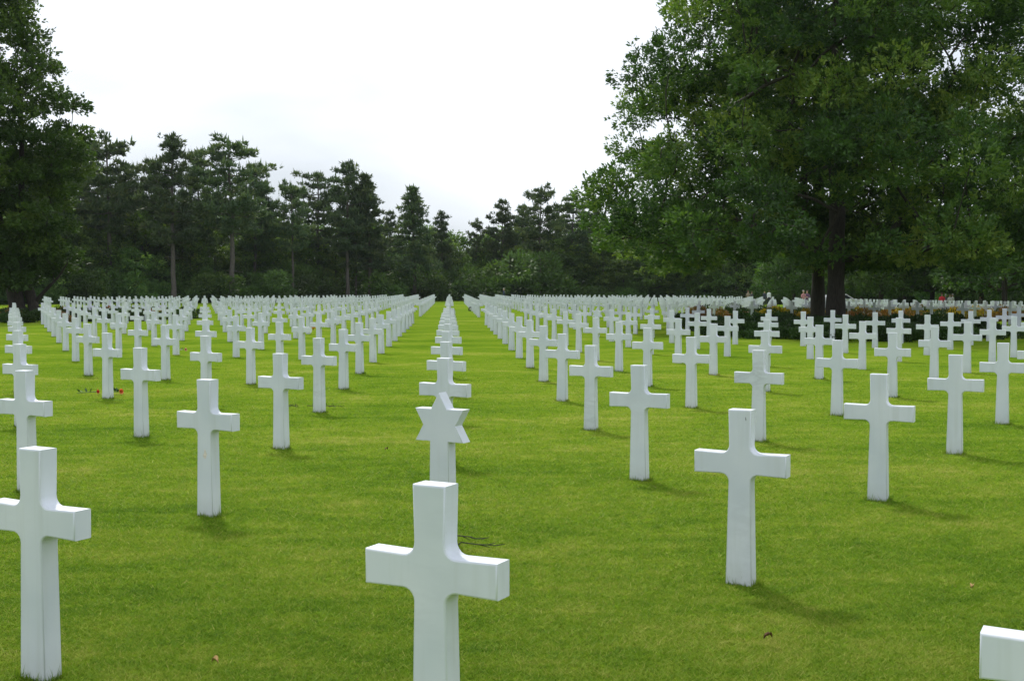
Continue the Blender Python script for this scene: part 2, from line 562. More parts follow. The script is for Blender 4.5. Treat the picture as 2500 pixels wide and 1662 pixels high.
def flake(parent, name, pts, col):
    y = -DEPTH / 2 - 0.0006
    c = np.mean(pts, 0)
    v = [(x, y, z) for x, z in pts] + [(c[0], y - 0.0004, c[1])]
    n = len(pts)
    m = bpy.data.meshes.new(name); m.from_pydata(v, [], [(i, (i + 1) % n, n) for i in range(n)])
    m.materials.append(plain_mat(name, col, 0.8, 0.2, 60))
    obj(name, m, parent)
flake(MARK[(1, 1)], 'fleck', [(0.036, 1.012), (0.039, 1.004), (0.041, 0.994), (0.0385, 0.986), (0.035, 0.995), (0.0345, 1.006)], (0.20, 0.21, 0.22))
flake(MARK[(-1, 1)], 'stain', [(0.008, 0.520), (0.020, 0.500), (0.030, 0.475), (0.018, 0.440), (0.002, 0.446), (-0.012, 0.462), (0.002, 0.490)], (0.66, 0.60, 0.53))

# the remaining hundreds of far markers read as one white field
def simple_prism(outline, depth):
    P = np.array(outline); n = len(P)
    v = np.concatenate([np.stack([P[:, 0], np.full(n, -depth / 2), P[:, 1]], 1), np.stack([P[:, 0], np.full(n, depth / 2), P[:, 1]], 1)])
    return v, n
oc = cross_outline(seg=3); os_ = star_outline()
protos = []
for outl in (oc, os_):
    v, n = simple_prism(outl, DEPTH)
    protos.append((v, n))
bm_v, bm_f = [], []
base = 0
c_, s_ = math.cos(TH), math.sin(TH)
for dist, k, n, x, y in far:
    v, m = protos[1 if (k, n) in STARS else 0]
    a = TH + rng.normal(0, 0.006); c_, s_ = math.cos(a), math.sin(a)
    w = np.stack([v[:, 0] * c_ - v[:, 1] * s_ + x + rng.normal(0, .01), v[:, 0] * s_ + v[:, 1] * c_ + y + rng.normal(0, .01),
                  v[:, 2] + float(gz(x, y)) + rng.normal(0, .006)], 1)
    bm_v.append(w)
    bm_f.append(list(range(base, base + m)))
    bm_f.append(list(range(base + 2 * m - 1, base + m - 1, -1)))
    for i in range(m):
        j = (i + 1) % m
        bm_f.append([base + j, base + i, base + m + i, base + m + j])
    base += 2 * m
me = bpy.data.meshes.new('distant_crosses')
me.from_pydata(np.concatenate(bm_v).tolist(), [], bm_f)
me.materials.append(M_MARBLE)
o = obj('distant_crosses', me)
tag(o, 'field of hundreds of small white marble crosses reaching back to the wood', 'grave crosses', kind='stuff')

# ------------------------------------------------------------------ foliage toolkit
def unit(v):
    return v / np.maximum(np.linalg.norm(v, axis=-1, keepdims=True), 1e-9)

def perp(d, rg):
    return unit(np.cross(d, unit(rg.normal(size=d.shape))))

def leaves(base, d, length, width, rg, up_bias=0.4):
    """one four-cornered leaf per row of base/d"""
    s = np.cross(d, unit(rg.normal(size=d.shape) * (1 - up_bias) + np.array([0, 0, 1.0]) * up_bias * 1.4))
    s = unit(s)
    L_ = np.asarray(length)[:, None]; W_ = np.asarray(width)[:, None]
    mid = base + d * L_ * 0.45
    v = np.stack([base, mid + s * W_ / 2, base + d * L_, mid - s * W_ / 2], 1).reshape(-1, 3)
    f = np.arange(len(v)).reshape(-1, 4)
    return v, f

def tube(pts, radii, sides=6):
    """tapered tube along a polyline -> verts, quads"""
    pts = np.asarray(pts, float); m = len(pts)
    t = np.gradient(pts, axis=0); t = unit(t)
    ref = np.array([0.31, 0.95, 0.05])
    a = unit(np.cross(t, ref)); b = np.cross(t, a)
    ang = np.linspace(0, 2 * math.pi, sides, endpoint=False)
    ring = a[:, None] * np.cos(ang)[None, :, None] + b[:, None] * np.sin(ang)[None, :, None]
    v = (pts[:, None] + ring * np.asarray(radii)[:, None, None]).reshape(-1, 3)
    q = []
    for i in range(m - 1):
        for j in range(sides):
            k = (j + 1) % sides
            q.append((i * sides + j, i * sides + k, (i + 1) * sides + k, (i + 1) * sides + j))
    return v, np.array(q)

class Acc:
    def __init__(self): self.v, self.f, self.t, self.n = [], [], [], 0
    def add(self, v, f, tint=None):
        self.v.append(v); self.f.append(f + self.n); self.n += len(v)
        self.t.append(np.full(len(f), 0.5) if tint is None else tint)
    def mesh(self, name, mat, smooth=False, tint=True):
        return mesh_np(name, np.concatenate(self.v), np.concatenate(self.f), mat,
                       tint=np.concatenate(self.t) if tint else None, smooth=smooth)

def interp_r(env, z):
    return np.interp(z, [e[0] for e in env], [e[1] for e in env])

def broadleaf(name, seed, trunks, env, n_cl, pad, sprays, per_spray, leaf_l, leaf_w, mat, bark, lean=(0, 0),
              shell=0.42, squash=0.45, limb=0.011, sides=5, density=None, lobes=0.16):
    """trunks: list of polylines [(x,y,z,r)...]; env: [(z, radius)]; returns trunk mesh, crown mesh"""
    rg = np.random.default_rng(seed)
    z0, z1 = env[0][0], env[-1][0]
    # foliage pads through the crown volume, mostly in its outer shell
    zs = np.linspace(z0, z1, 200); w = interp_r(env, zs) + 0.15; w /= w.sum()
    cz = rg.choice(zs, n_cl, p=w) + rg.normal(0, 0.15, n_cl)
    ang = rg.uniform(0, 2 * math.pi, n_cl)
    lob = 1 + lobes * (np.sin(3 * ang + cz * 0.9 + seed) * 0.6 + np.sin(7 * ang - cz * 1.7 + 2 * seed) * 0.4)
    rad = interp_r(env, np.clip(cz, z0, z1)) * lob * rg.uniform(0, 1, n_cl) ** shell
    cl = np.stack([rad * np.cos(ang) + lean[0] * (cz - z0), rad * np.sin(ang) + lean[1] * (cz - z0), cz], 1)
    # skeleton
    nodes, parent = [], []
    tr = Acc()
    for tl in trunks:
        tl = np.array(tl, float)
        tt = np.linspace(0, len(tl) - 1, (len(tl) - 1) * 6 + 1)
        dense = np.stack([np.interp(tt, np.arange(len(tl)), tl[:, i]) for i in range(4)], 1)
        wob = 1 + 0.05 * np.sin(dense[:, 2] * 3.1 + seed)
        v, f = tube(dense[:, :3], dense[:, 3] * wob, 14)
        tr.add(v, f)
        first = True
        for p in dense:
            if p[2] < z0 * 0.9: continue
            nodes.append(p[:3]); parent.append(-1 if first else len(nodes) - 2); first = False
    n_trunk = len(nodes)
    cap = 60000
    N_ = np.zeros((n_trunk + n_cl * 4, 3)); N_[:n_trunk] = nodes
    par = np.full(len(N_), -1); par[:n_trunk] = parent
    cnt = n_trunk
    order = np.argsort(np.linalg.norm(cl[:, :2], axis=1) + 0.3 * np.abs(cl[:, 2] - z0))
    ends = {}
    for ci in order:
        tgt = cl[ci]
        dv = N_[:cnt] - tgt
        dist = np.linalg.norm(dv, axis=1)
        cost = dist + 0.9 * np.maximum(0, dv[:, 2] + 0.25 * np.linalg.norm(dv[:, :2], axis=1))
        j = int(np.argmin(cost))
        a = N_[j].copy(); prev = j
        bend = rg.normal(0, 0.06, 3) * dist[j]
        bend[2] += 0.07 * dist[j]
        for s in (0.33, 0.67, 1.0):
            p = a + (tgt - a) * s + bend * (4 * s * (1 - s))
            N_[cnt] = p; par[cnt] = prev; prev = cnt; cnt += 1
        ends[ci] = prev
    N_ = N_[:cnt]; par = par[:cnt]
    wgt = np.zeros(cnt)
    for e in ends.values(): wgt[e] += 1
    for i in range(cnt - 1, n_trunk - 1, -1):
        if par[i] >= 0: wgt[par[i]] += wgt[i]
    rr = np.minimum(limb * np.sqrt(np.maximum(wgt, 0.6)) * 1.5, 0.15)
    idx = np.arange(n_trunk, cnt)
    p0, p1 = N_[par[idx]], N_[idx]
    r1 = rr[idx]; r0 = np.where(par[idx] >= n_trunk, rr[np.maximum(par[idx], 0)], rr[idx] * 1.25)
    r0 = np.minimum(r0, r1 * 1.6)
    t = unit(p1 - p0); a = perp(t, rg); b = np.cross(t, a)
    an = np.linspace(0, 2 * math.pi, sides, endpoint=False)
    ring = a[:, None] * np.cos(an)[None, :, None] + b[:, None] * np.sin(an)[None, :, None]
    va = p0[:, None] + ring * r0[:, None, None]; vb = p1[:, None] + ring * r1[:, None, None]
    v = np.concatenate([va, vb], 1).reshape(-1, 3)
    o_ = (np.arange(len(idx)) * 2 * sides)[:, None]
    jj = np.arange(sides)[None]; kk = (jj + 1) % sides
    f = np.stack([o_ + jj, o_ + kk, o_ + sides + kk, o_ + sides + jj], -1).reshape(-1, 4)
    tr.add(v, f)
    me_t = tr.mesh(name + '_trunk', bark, smooth=True, tint=False)
    # leaves: each pad is a shallow dome of sprays, each spray a tuft of leaves
    pr = rg.uniform(pad[0], pad[1], n_cl)
    ns = np.maximum(3, (sprays * (pr / np.mean(pad)) ** 2 * (1 if density is None else density(cl))).astype(int))
    cid = np.repeat(np.arange(n_cl), ns)
    m = len(cid)
    d = unit(rg.normal(size=(m, 3)))
    u = rg.uniform(0, 1, m) ** 0.33
    off = d * u[:, None] * pr[cid][:, None]
    off[:, 2] = np.where(off[:, 2] < 0, off[:, 2] * 0.6, off[:, 2]) * squash - 0.16 * pr[cid] * (np.hypot(off[:, 0], off[:, 1]) / pr[cid]) ** 2
    sp = cl[cid] + off
    outw = unit(np.stack([cl[cid, 0], cl[cid, 1], np.zeros(m)], 1))
    sdir = unit(off / pr[cid][:, None] + outw * 0.45 + np.array([0, 0, 0.30]) + rg.normal(0, 0.35, (m, 3)))
    lb = np.repeat(sp, per_spray, 0) + rg.normal(0, leaf_l * 0.35, (m * per_spray, 3))
    ld = unit(np.repeat(sdir, per_spray, 0) + rg.normal(0, 0.55, (m * per_spray, 3)))
    nl = len(lb)
    ll = leaf_l * rg.uniform(0.65, 1.25, nl); lw = leaf_w * rg.uniform(0.7, 1.2, nl)
    v, f = leaves(lb, ld, ll, lw, rg)
    ct = rg.beta(1.5, 2.0, n_cl)
    st = rg.uniform(-0.16, 0.16, m)
    tint = np.clip(np.repeat(ct[cid] + st, per_spray) + rg.normal(0, 0.09, nl), 0, 1)
    me_c = mesh_np(name + '_crown', v, f, mat, tint=tint)
    return me_t, me_c

def pine(name, seed, height, env, bare, mat, bark, flat=0.0, tuft=0.52, r_base=0.26, spacing=0.84, per=(3, 5), up=0.44, needles=7, width=0.10):
    rg = np.random.default_rng(seed)
    tr = Acc(); cr = Acc()
    zz = np.linspace(0, height, 12)
    sway = rg.normal(0, 0.10, (12, 2)).cumsum(0) * 0.8
    axis = np.stack([sway[:, 0], sway[:, 1], zz], 1); axis[0, :2] = 0
    rad = r_base * (1 - zz / height) ** 0.75 + 0.03
    rad[0] *= 1.25
    v, f = tube(axis, rad, 9); tr.add(v, f)
    ax = lambda z: np.array([np.interp(z, zz, axis[:, 0]), np.interp(z, zz, axis[:, 1]), z])
    # a few dead snags on the bare stem
    for _ in range(6):
        z = rg.uniform(0.25, 1.0) * bare; a = rg.uniform(0, 6.28)
        p0 = ax(z); L_ = rg.uniform(0.5, 1.6)
        v, f = tube([p0, p0 + np.array([math.cos(a) * L_, math.sin(a) * L_, -0.15])], [0.035, 0.012], 4); tr.add(v, f)
    tb, td, tk = [], [], []
    z = bare
    while z < height - 0.3:
        t = (z - bare) / (height - bare)
        Rz = np.interp(t, [e[0] for e in env], [e[1] for e in env])
        a0 = rg.uniform(0, 6.28); m = rg.integers(per[0], per[1] + 1)
        for i in range(m):
            a = a0 + i * 6.283 / m + rg.normal(0, 0.3)
            L_ = Rz * rg.uniform(0.45, 1.15)
            if L_ < 0.15: continue
            rise = (up * (0.25 + t) - 0.12) * (1 - flat)
            p0 = ax(min(z + rg.uniform(-0.6, 0.6) * spacing, height - 0.1))
            h = np.array([math.cos(a), math.sin(a), 0])
            s = np.linspace(0, 1, 6)
            pts = p0 + h[None] * (s * L_)[:, None] + np.array([0, 0, 1.0])[None] * (rise * L_ * s ** 1.6 - 0.10 * L_ * np.sin(s * 3.1) * (1 - t))[:, None]
            pts[1:] += rg.normal(0, 0.05 * L_ ** 0.5, (5, 3))
            v, f = tube(pts, np.linspace(0.018 + 0.014 * L_, 0.008, 6), 4); tr.add(v, f)
            nsub = int(2 + L_ * 1.5)
            q = np.append(rg.uniform(0.30, 1.0, nsub - 1), 1.0)
            side = np.array([-h[1], h[0], 0])
            sub = np.stack([np.interp(q, s, pts[:, j]) for j in range(3)], 1)
            sub += side[None] * (rg.uniform(-1, 1, nsub) * 0.34 * L_ * (1.15 - q))[:, None] + np.array([0, 0, 1.0])[None] * (rg.uniform(0.0, 0.35, nsub) * (1 - flat))[:, None]
            nt = 10
            o3 = rg.normal(0, 1, (nsub * nt, 3)) * np.array([0.28, 0.28, 0.13 * (1 - 0.5 * flat)]) * np.repeat(rg.uniform(0.7, 1.35, nsub), nt)[:, None]
            pos = np.repeat(sub, nt, 0) + o3
            dd = unit(o3 * 1.6 + h[None] * 0.35 + np.array([0, 0, 1.0])[None] * (0.95 * (1 - 0.6 * flat)) + rg.normal(0, .2, o3.shape))
            tb.append(pos); td.append(dd); tk.append(np.clip(np.repeat(rg.beta(2, 2, nsub), nt) + rg.normal(0, 0.1, nsub * nt), 0, 1))
        z += spacing * rg.uniform(0.7, 1.3)
    # leader tufts
    k = 7
    tb.append(np.tile(ax(height), (k, 1)) + rg.normal(0, 0.1, (k, 3)) - [0, 0, 0.25]); td.append(unit(np.tile([0, 0, 1.0], (k, 1)) + rg.normal(0, 0.3, (k, 3)))); tk.append(np.full(k, 0.6))
    tb, td, tk = np.concatenate(tb), np.concatenate(td), np.concatenate(tk)
    pick = rg.uniform(0, 1, len(tb)) < 0.22                      # upright candles on the shoots
    sb, sk = tb[pick], tk[pick]
    sdn = unit(td[pick] * 0.35 + np.array([0, 0, 1.0 - 0.5 * flat]) + rg.normal(0, 0.18, sb.shape))
    cv, cf = leaves(sb, sdn, 0.95 * rg.uniform(0.6, 1.2, len(sb)), 0.17 * rg.uniform(0.8, 1.3, len(sb)), rg, 0.1)
    b = np.repeat(tb, needles, 0); d = unit(np.repeat(td, needles, 0) + rg.normal(0, 0.48, (len(b), 3)))
    n = len(b)
    v, f = leaves(b, d, tuft * rg.uniform(0.6, 1.15, n), width * rg.uniform(0.8, 1.4, n), rg, 0.2)
    tint = np.clip(np.repeat(tk, needles) + rg.normal(0, 0.08, n), 0, 1)
    f = np.concatenate([f, cf + len(v)]); v = np.concatenate([v, cv]); tint = np.concatenate([tint, sk])
    return tr.mesh(name + '_trunk', bark, smooth=True, tint=False), mesh_np(name + '_crown', v, f, mat, tint=tint)

def bush(name, seed, rx, rz, n, leaf, mat, spiky=0.0, lumps=7):
    rg = np.random.default_rng(seed)
    lc = np.stack([rg.uniform(-.75, .75, lumps) * rx, rg.uniform(-.75, .75, lumps) * rx, rg.uniform(.15, .75, lumps) * rz], 1)
    lr = rg.uniform(.20, .50, lumps) * (1.0 if lumps < 12 else 0.85)
    cid = rg.integers(0, lumps, n)
    d = unit(rg.normal(size=(n, 3)))
    p = lc[cid] + d * (lr[cid] * rg.uniform(0.5, 1, n) ** 0.5)[:, None] * np.array([rx, rx, rz * 0.8])
    p[:, 2] = np.abs(p[:, 2])
    dd = unit(d * (1 - spiky) + np.array([0, 0, 0.35 + 1.2 * spiky]) + rg.normal(0, 0.45, (n, 3)))
    v, f = leaves(p, dd, leaf * rg.uniform(0.7, 1.3, n), leaf * 0.45 * rg.uniform(0.7, 1.3, n), rg)
    tint = np.clip(rg.beta(2, 2.2, lumps)[cid] * 0.6 + 0.2 + rg.normal(0, 0.14, n), 0, 1)
    return mesh_np(name, v, f, mat, tint=tint)

def tree_thing(name, me_t, me_c, loc, rotz, scale, label, category='tree', group=None):
    e = empty(name, loc, (0, 0, rotz), scale)
    obj('trunk', me_t, e); obj('crown', me_c, e)
    return tag(e, label, category, group)

# ------------------------------------------------------------------ the three big lawn trees
envA = [(2.85, 9.4), (3.5, 12.2), (5.0, 11.8), (7.2, 10.9), (8.5, 10.2), (11.0, 9.5), (12.7, 9.2), (14.4, 8.4), (17.0, 6.8), (19.5, 4.2), (21.5, 0.6)]
t, c = broadleaf('oak_a', 11, [[(0, 0, -0.3, 0.58), (0.0, 0, 0.5, 0.43), (0, 0, 2.0, 0.375), (0.02, 0, 5, 0.34), (-0.1, 0.1, 9, 0.26), (-0.1, 0.2, 14, 0.13), (0, 0.2, 18, 0.04)]],
                 envA, 520, (0.7, 1.45), 72, 9, 0.20, 0.090, M_OAK, M_BARK, shell=0.40, squash=0.80, limb=0.0125)
tree_thing('oak_tree', t, c, (*OAK_A, 0), 0.0, (1, 1, 1), 'huge spreading dark green tree over the flower bed, nearer of two thick trunks')
envB = [(3.4, 4.5), (4.4, 6.5), (7.0, 7.0), (11.0, 7.0), (15.0, 6.0), (18.0, 3.5), (19.5, 0.5)]
t, c = broadleaf('oak_b', 23, [[(0, 0, -0.3, 0.50), (0.0, 0, 0.5, 0.37), (0, 0, 2.0, 0.325), (-0.1, 0, 5, 0.30), (0.1, 0.1, 9, 0.24), (0.2, 0.2, 14, 0.12), (0.2, 0.2, 18, 0.04)]],
                 envB, 170, (0.8, 1.6), 58, 8, 0.26, 0.11, M_OAK, M_BARK, shell=0.42, squash=0.75, limb=0.0125)
tree_thing('oak_tree', t, c, (*OAK_B, 0), 1.3, (1, 1, 1), 'thick dark trunk standing just behind and left of the nearer trunk')
envC = [(4.5, 3.5), (7.0, 5.6), (10.0, 6.4), (14.0, 6.2), (18.0, 4.5), (21.0, 1.0)]
t, c = broadleaf('oak_c', 31, [[(0, 0, -0.3, 0.5), (0, 0, 1, 0.36), (0, 0, 5, 0.30), (-0.2, 0.1, 10, 0.2), (0, 0, 17, 0.06)]],
                 envC, 130, (0.8, 1.6), 46, 8, 0.23, 0.095, M_OAK, M_BARK, shell=0.5, squash=0.45, limb=0.013)
tree_thing('oak_tree', t, c, (32.0, 61.0, float(gz(32, 61))), 0.4, (1, 1, 1), 'open branched tree reaching in from the right edge of the picture')

envL = [(2.2, 2.2), (3.4, 3.3), (5.0, 3.7), (8.5, 3.9), (11.5, 4.9), (14.0, 3.7), (16.5, 2.6), (19.0, 1.7), (22.0, 0.5)]
t, c = broadleaf('left_tree', 47, [[(0.55, 0, -0.3, 0.62), (0.5, 0, 0.6, 0.50), (0.25, 0, 2.0, 0.42), (-0.5, 0, 4.6, 0.34), (-0.9, 0.1, 9, 0.25), (-0.6, 0.1, 15, 0.14), (-0.5, 0, 21, 0.04)],
                                   [(1.5, 0.3, -0.3, 0.45), (1.35, 0.3, 0.7, 0.34), (0.9, 0.3, 2.3, 0.27), (0.7, 0.2, 5, 0.22), (0.9, 0.1, 10, 0.14), (0.9, 0, 15, 0.04)],
                                   [(1.45, 0.3, 0.9, 0.13), (2.1, 0.2, 1.6, 0.10), (3.0, 0.0, 2.4, 0.07), (3.6, 0, 3.3, 0.04)]],
                 envL, 330, (0.65, 1.25), 50, 8, 0.22, 0.13, M_MAPLE, M_BARK, shell=0.45, squash=0.6, limb=0.010, lobes=0.14,
                 density=lambda c: np.where(c[:, 2] > 11.5, 0.6, 1.0))
tree_thing('twin_trunk_tree', t, c, (LEFT_TREE[0], LEFT_TREE[1], 0), 0.0, (1, 1, 1), 'tall dark green tree with leaning twin trunk at the left edge')

# ------------------------------------------------------------------ the wood behind the cemetery
pine_kinds = [
    ('scots_pine', pine('pine_broad', 3, 20.0, [(0, 3.4), (0.25, 4.5), (0.5, 3.9), (0.75, 2.6), (0.92, 1.2), (1, 0.2)], 7.6, M_PINE, M_PBARK)),
    ('scots_pine', pine('pine_cone', 5, 20.0, [(0, 2.6), (0.3, 3.4), (0.6, 2.6), (0.85, 1.5), (1, 0.2)], 7.2, M_PINE, M_PBARK)),
    ('spruce_tree', pine('pine_spire', 9, 19.0, [(0, 3.2), (0.3, 3.0), (0.6, 2.1), (0.8, 1.2), (1, 0.1)], 5.0, M_PINE, M_PBARK, flat=0.3, spacing=0.62)),
    ('scots_pine', pine('pine_flat', 13, 18.5, [(0, 2.4), (0.35, 4.6), (0.7, 5.0), (0.9, 4.4), (1, 1.5)], 7.5, M_PINE, M_PBARK, flat=0.5)),
    ('cedar_tree', pine('cedar', 17, 18.0, [(0, 4.0), (0.5, 4.4), (0.8, 3.6), (0.95, 2.8), (1, 1.8)], 5.0, M_PINE, M_PBARK, flat=0.85, spacing=1.05, per=(4, 6))),
    ('scots_pine', pine('pine_round', 21, 20.0, [(0, 2.8), (0.25, 4.2), (0.5, 4.6), (0.74, 3.5), (0.9, 1.9), (1, 0.3)], 9.0, M_PINE, M_PBARK)),
]
broad_kinds = []
for i, (sd, env, ncl) in enumerate([
        (61, [(0.6, 2.6), (3, 4.2), (7, 4.6), (10, 3.4), (12.5, 0.8)], 150),
        (67, [(1.2, 3.0), (3, 4.6), (6, 5.0), (8.5, 3.8), (10.5, 0.8)], 150),
        (71, [(2.2, 4.4), (3.2, 5.6), (5, 5.4), (7.5, 4.0), (9.2, 0.9)], 150)]):
    broad_kinds.append(broadleaf(f'woodland_{i}', sd, [[(0, 0, -0.3, 0.34), (0, 0, 1, 0.24), (0.1, 0, 4, 0.17), (0, 0.1, env[-1][0] - 1, 0.05)]],
                                 env, ncl, (0.7, 1.4), 11, 6, 0.42, 0.20, M_BROAD, M_BARK, shell=0.4, squash=0.6, limb=0.012, sides=4))
ME_BUSH = [bush(f'bush_{i}', 80 + i, 2.8, 2.9, 4200, 0.28, M_BUSH, lumps=16) for i in range(4)]

def tree_line(xs):
    return np.interp(xs, [-200, 0, 250, 600, 900, 1100, 1300, 1600, 2000, 2500, 2700], [118, 126, 136, 150, 163, 170, 167, 158, 146, 132, 128])

def place(px, Y):                    # across position of a direction at distance Y
    return (px - 1250.0) / F_PX * Y

PINES = [  # direction, top height (m), distance, kind, width
    (150, 18.0, 142, 0, 1.0), (265, 19.2, 139, 5, 1.15), (215, 18.2, 147, 0, 1.0), (318, 17.0, 150, 0, 0.9), (60, 17.0, 140, 5, 1.0),
    (424, 19.4, 137, 1, 1.1), (372, 17.6, 150, 0, 0.85), (486, 18.6, 149, 0, 0.85), (566, 19.2, 141, 5, 1.25), (625, 17.4, 152, 0, 0.9),
    (648, 15.6, 156, 1, 0.9), (718, 15.0, 150, 5, 0.85), (776, 17.6, 161, 3, 1.0), (848, 18.2, 155, 1, 1.0), (905, 16.8, 157, 2, 1.1),
    (868, 14.6, 158, 0, 0.8), (955, 12.4, 168, 0, 0.75), (1012, 15.4, 160, 2, 1.15), (1080, 12.6, 168, 1, 0.9), (1165, 11.6, 172, 5, 0.7),
    (1225, 14.2, 171, 0, 0.85), (1315, 15.4, 161, 5, 1.0), (1275, 13.6, 173, 0, 0.8), (1402, 15.2, 168, 4, 0.95), (1362, 13.2, 174, 0, 0.9),
    (1455, 13.0, 170, 0, 1.0), (1530, 13.4, 166, 5, 0.9), (1610, 13.0, 164, 0, 0.9), (1690, 13.0, 160, 3, 0.9), (1780, 13.0, 158, 0, 0.9),
    (1870, 13.0, 154, 5, 0.9), (1970, 13.0, 150, 0, 0.9), (2080, 13.5, 146, 5, 0.9), (2200, 13.5, 142, 0, 1.0), (2330, 13.5, 138, 5, 1.0), (2450, 13.0, 136, 0, 1.0),
    (2560, 13.0, 134, 5, 1.0),
]
pine_label = {0: 'tall dark pine with a bare trunk at the edge of the wood', 1: 'slender pointed dark pine rising above the wood',
              2: 'dark spruce with a pointed spire top above the wood', 3: 'flat topped dark pine spreading over the wood',
              4: 'dark cedar with level tiers of branches above the wood', 5: 'broad round topped dark pine at the edge of the wood'}
side = lambda px: 'far left' if px < 350 else 'left' if px < 700 else 'left of centre' if px < 950 else 'centre' if px < 1150 else 'right of centre' if px < 1450 else 'right'
rg = np.random.default_rng(99)
for px, h, Y, kd, ws in PINES:
    nm, (mt, mc) = pine_kinds[kd]
    base_h = {0: 20.0, 1: 20.0, 2: 19.0, 3: 18.5, 4: 18.0, 5: 20.0}[kd]
    s = h / base_h
    x = place(px, Y)
    hid = px > 1480
    lab = ('dark pine of the wood seen under the big tree' if hid else pine_label[kd] + ', ' + side(px))
    tree_thing(nm, mt, mc, (x, Y, float(gz(x, Y))), rg.uniform(0, 6.28), (s * ws * 1.0, s * ws * 1.0, s), lab,
               'tree', 'pines along the edge of the wood')
skyline = lambda px: np.interp(px, [-100, 150, 300, 380, 620, 690, 760, 880, 950, 1012, 1100, 1180, 1320, 1420, 2600], [15, 15, 13.5, 14, 14, 12.5, 13, 12.5, 11, 11, 10.6, 11, 11.5, 11.5, 12])
for row, (dy, st) in enumerate([(3, 50), (17, 66)]):
    for px in np.arange(-140, 2680, st):
        p = px + rg.uniform(-20, 20)
        Y = float(tree_line(p)) + dy + rg.uniform(-3, 3)
        kd = int(rg.integers(0, 3))
        h = float(skyline(p)) * ((0.74 + 0.22 * row) * rg.uniform(0.62, 1.12) if row == 0 else 0.96 * rg.uniform(0.88, 1.08))
        bh = (12.5, 10.5, 9.2)[kd]
        s = h / bh
        x = place(p, Y)
        tree_thing('broadleaf_tree', *broad_kinds[kd], (x, Y, float(gz(x, Y))), rg.uniform(0, 6.28), (max(s, 0.8), max(s, 0.8), s),
                   'leafy dark green tree among the pines of the wood' if row == 0 else 'leafy tree in the dense wood behind the front trees',
                   'tree', 'leafy trees filling the wood')
# the bushes along its foot
for px in np.arange(-120, 2660, 27):
    p = px + rg.uniform(-12, 12)
    Y = float(tree_line(p)) + rg.uniform(-3.5, 5.5)
    x = place(p, Y)
    sc = rg.uniform(0.45, 1.25)
    o = obj('bush', ME_BUSH[int(rg.integers(0, 4))], loc=(x, Y, float(gz(x, Y)) - 0.05), rot=(0, 0, rg.uniform(0, 6.28)), scale=(sc * rg.uniform(0.8, 1.4), sc * rg.uniform(0.8, 1.2), sc * rg.uniform(0.5, 1.6)))
    tag(o, 'rounded green bush along the foot of the wood', 'bush', 'bushes along the edge of the wood')
for px, Y, h in [(1120, 163, 4.6), (1285, 160, 6.0), (1062, 160, 3.4), (640, 144, 3.6), (510, 140, 3.4), (950, 158, 4.2), (760, 152, 3.6)]:
    x = place(px, Y)
    o = obj('bush', ME_BUSH[int(rg.integers(0, 4))], loc=(x, Y, -0.05), rot=(0, 0, rg.uniform(0, 6.28)), scale=(h / 2.6,) * 3)
    tag(o, f'larger pale green bush standing out at the foot of the wood, {side(px)}', 'bush', 'bushes along the edge of the wood')
# spreading trees standing in the far lawn at the right
lawn_crown = broad_kinds[2][1].copy(); lawn_crown.materials.clear(); lawn_crown.materials.append(M_MAPLE)
for px, Y, h, kd in [(1938, 118, 6.6, 2), (2150, 104, 8.2, 2), (2208, 112, 8.0, 2), (2275, 106, 8.6, 2), (2395, 112, 8.4, 2), (2452, 96, 9.0, 2), (2530, 104, 9.4, 2), (2105, 120, 7.6, 2)]:
    x = place(px, Y); s = h / 9.2
    tree_thing('lawn_tree', broad_kinds[kd][0], lawn_crown, (x, Y, float(gz(x, Y))), rg.uniform(0, 6.28), (s, s, s),
               'low crowned dark tree standing beyond the right hand crosses', 'tree', 'low trees on the far right lawn')

# ------------------------------------------------------------------ planted beds round the lawn trees
ME_BED = [bush(f'bed_shrub_{i}', 120 + i, 1.0, 0.62, 1900, 0.12, M_BED, spiky=0.3) for i in range(3)]
ME_YEL = [bush(f'yellow_{i}', 130 + i, 0.75, 0.62, 1100, 0.10, M_YELLOW, spiky=0.6) for i in range(2)]
ME_RUST = [bush(f'rust_{i}', 140 + i, 0.8, 0.62, 1100, 0.11, M_RUST, spiky=0.5) for i in range(2)]
rg = np.random.default_rng(5)
def bed_ok(x, y, pts, d):
    return all((x - a) ** 2 + (y - b) ** 2 > d * d for a, b in pts)
bed_pts = []
def plant(kind, x, y, s, where):
    me = {'shrub': ME_BED, 'yellow': ME_YEL, 'rust': ME_RUST}[kind]
    me = me[int(rg.integers(0, len(me)))]
    nm = {'shrub': 'low_shrub', 'yellow': 'yellow_flower_clump', 'rust': 'heather_clump'}[kind]
    o = obj(nm, me, loc=(x, y, float(gz(x, y)) - 0.04), rot=(0, 0, rg.uniform(0, 6.28)), scale=(s, s, s * rg.uniform(0.8, 1.15)))
    lab = {'shrub': 'low dark green shrub in the bed ', 'yellow': 'clump of yellow flowers in the bed ', 'rust': 'reddish brown heather clump in the bed '}[kind] + where
    tag(o, lab, {'shrub': 'shrub', 'yellow': 'flowers', 'rust': 'heather'}[kind], {'shrub': 'low shrubs in the tree beds', 'yellow': 'yellow flower clumps', 'rust': 'heather clumps'}[kind])
for _ in range(1500):
    a, u = rg.uniform(0, 6.283), rg.uniform(0, 1) ** 0.5
    x, y = 12.8 + 5.6 * u * math.cos(a), 46.0 + 8.0 * u * math.sin(a)
    if bed_ok(x, y, bed_pts, 1.05):
        bed_pts.append((x, y))
        plant('shrub', x, y, rg.uniform(0.75, 1.1), 'under the huge right hand tree')
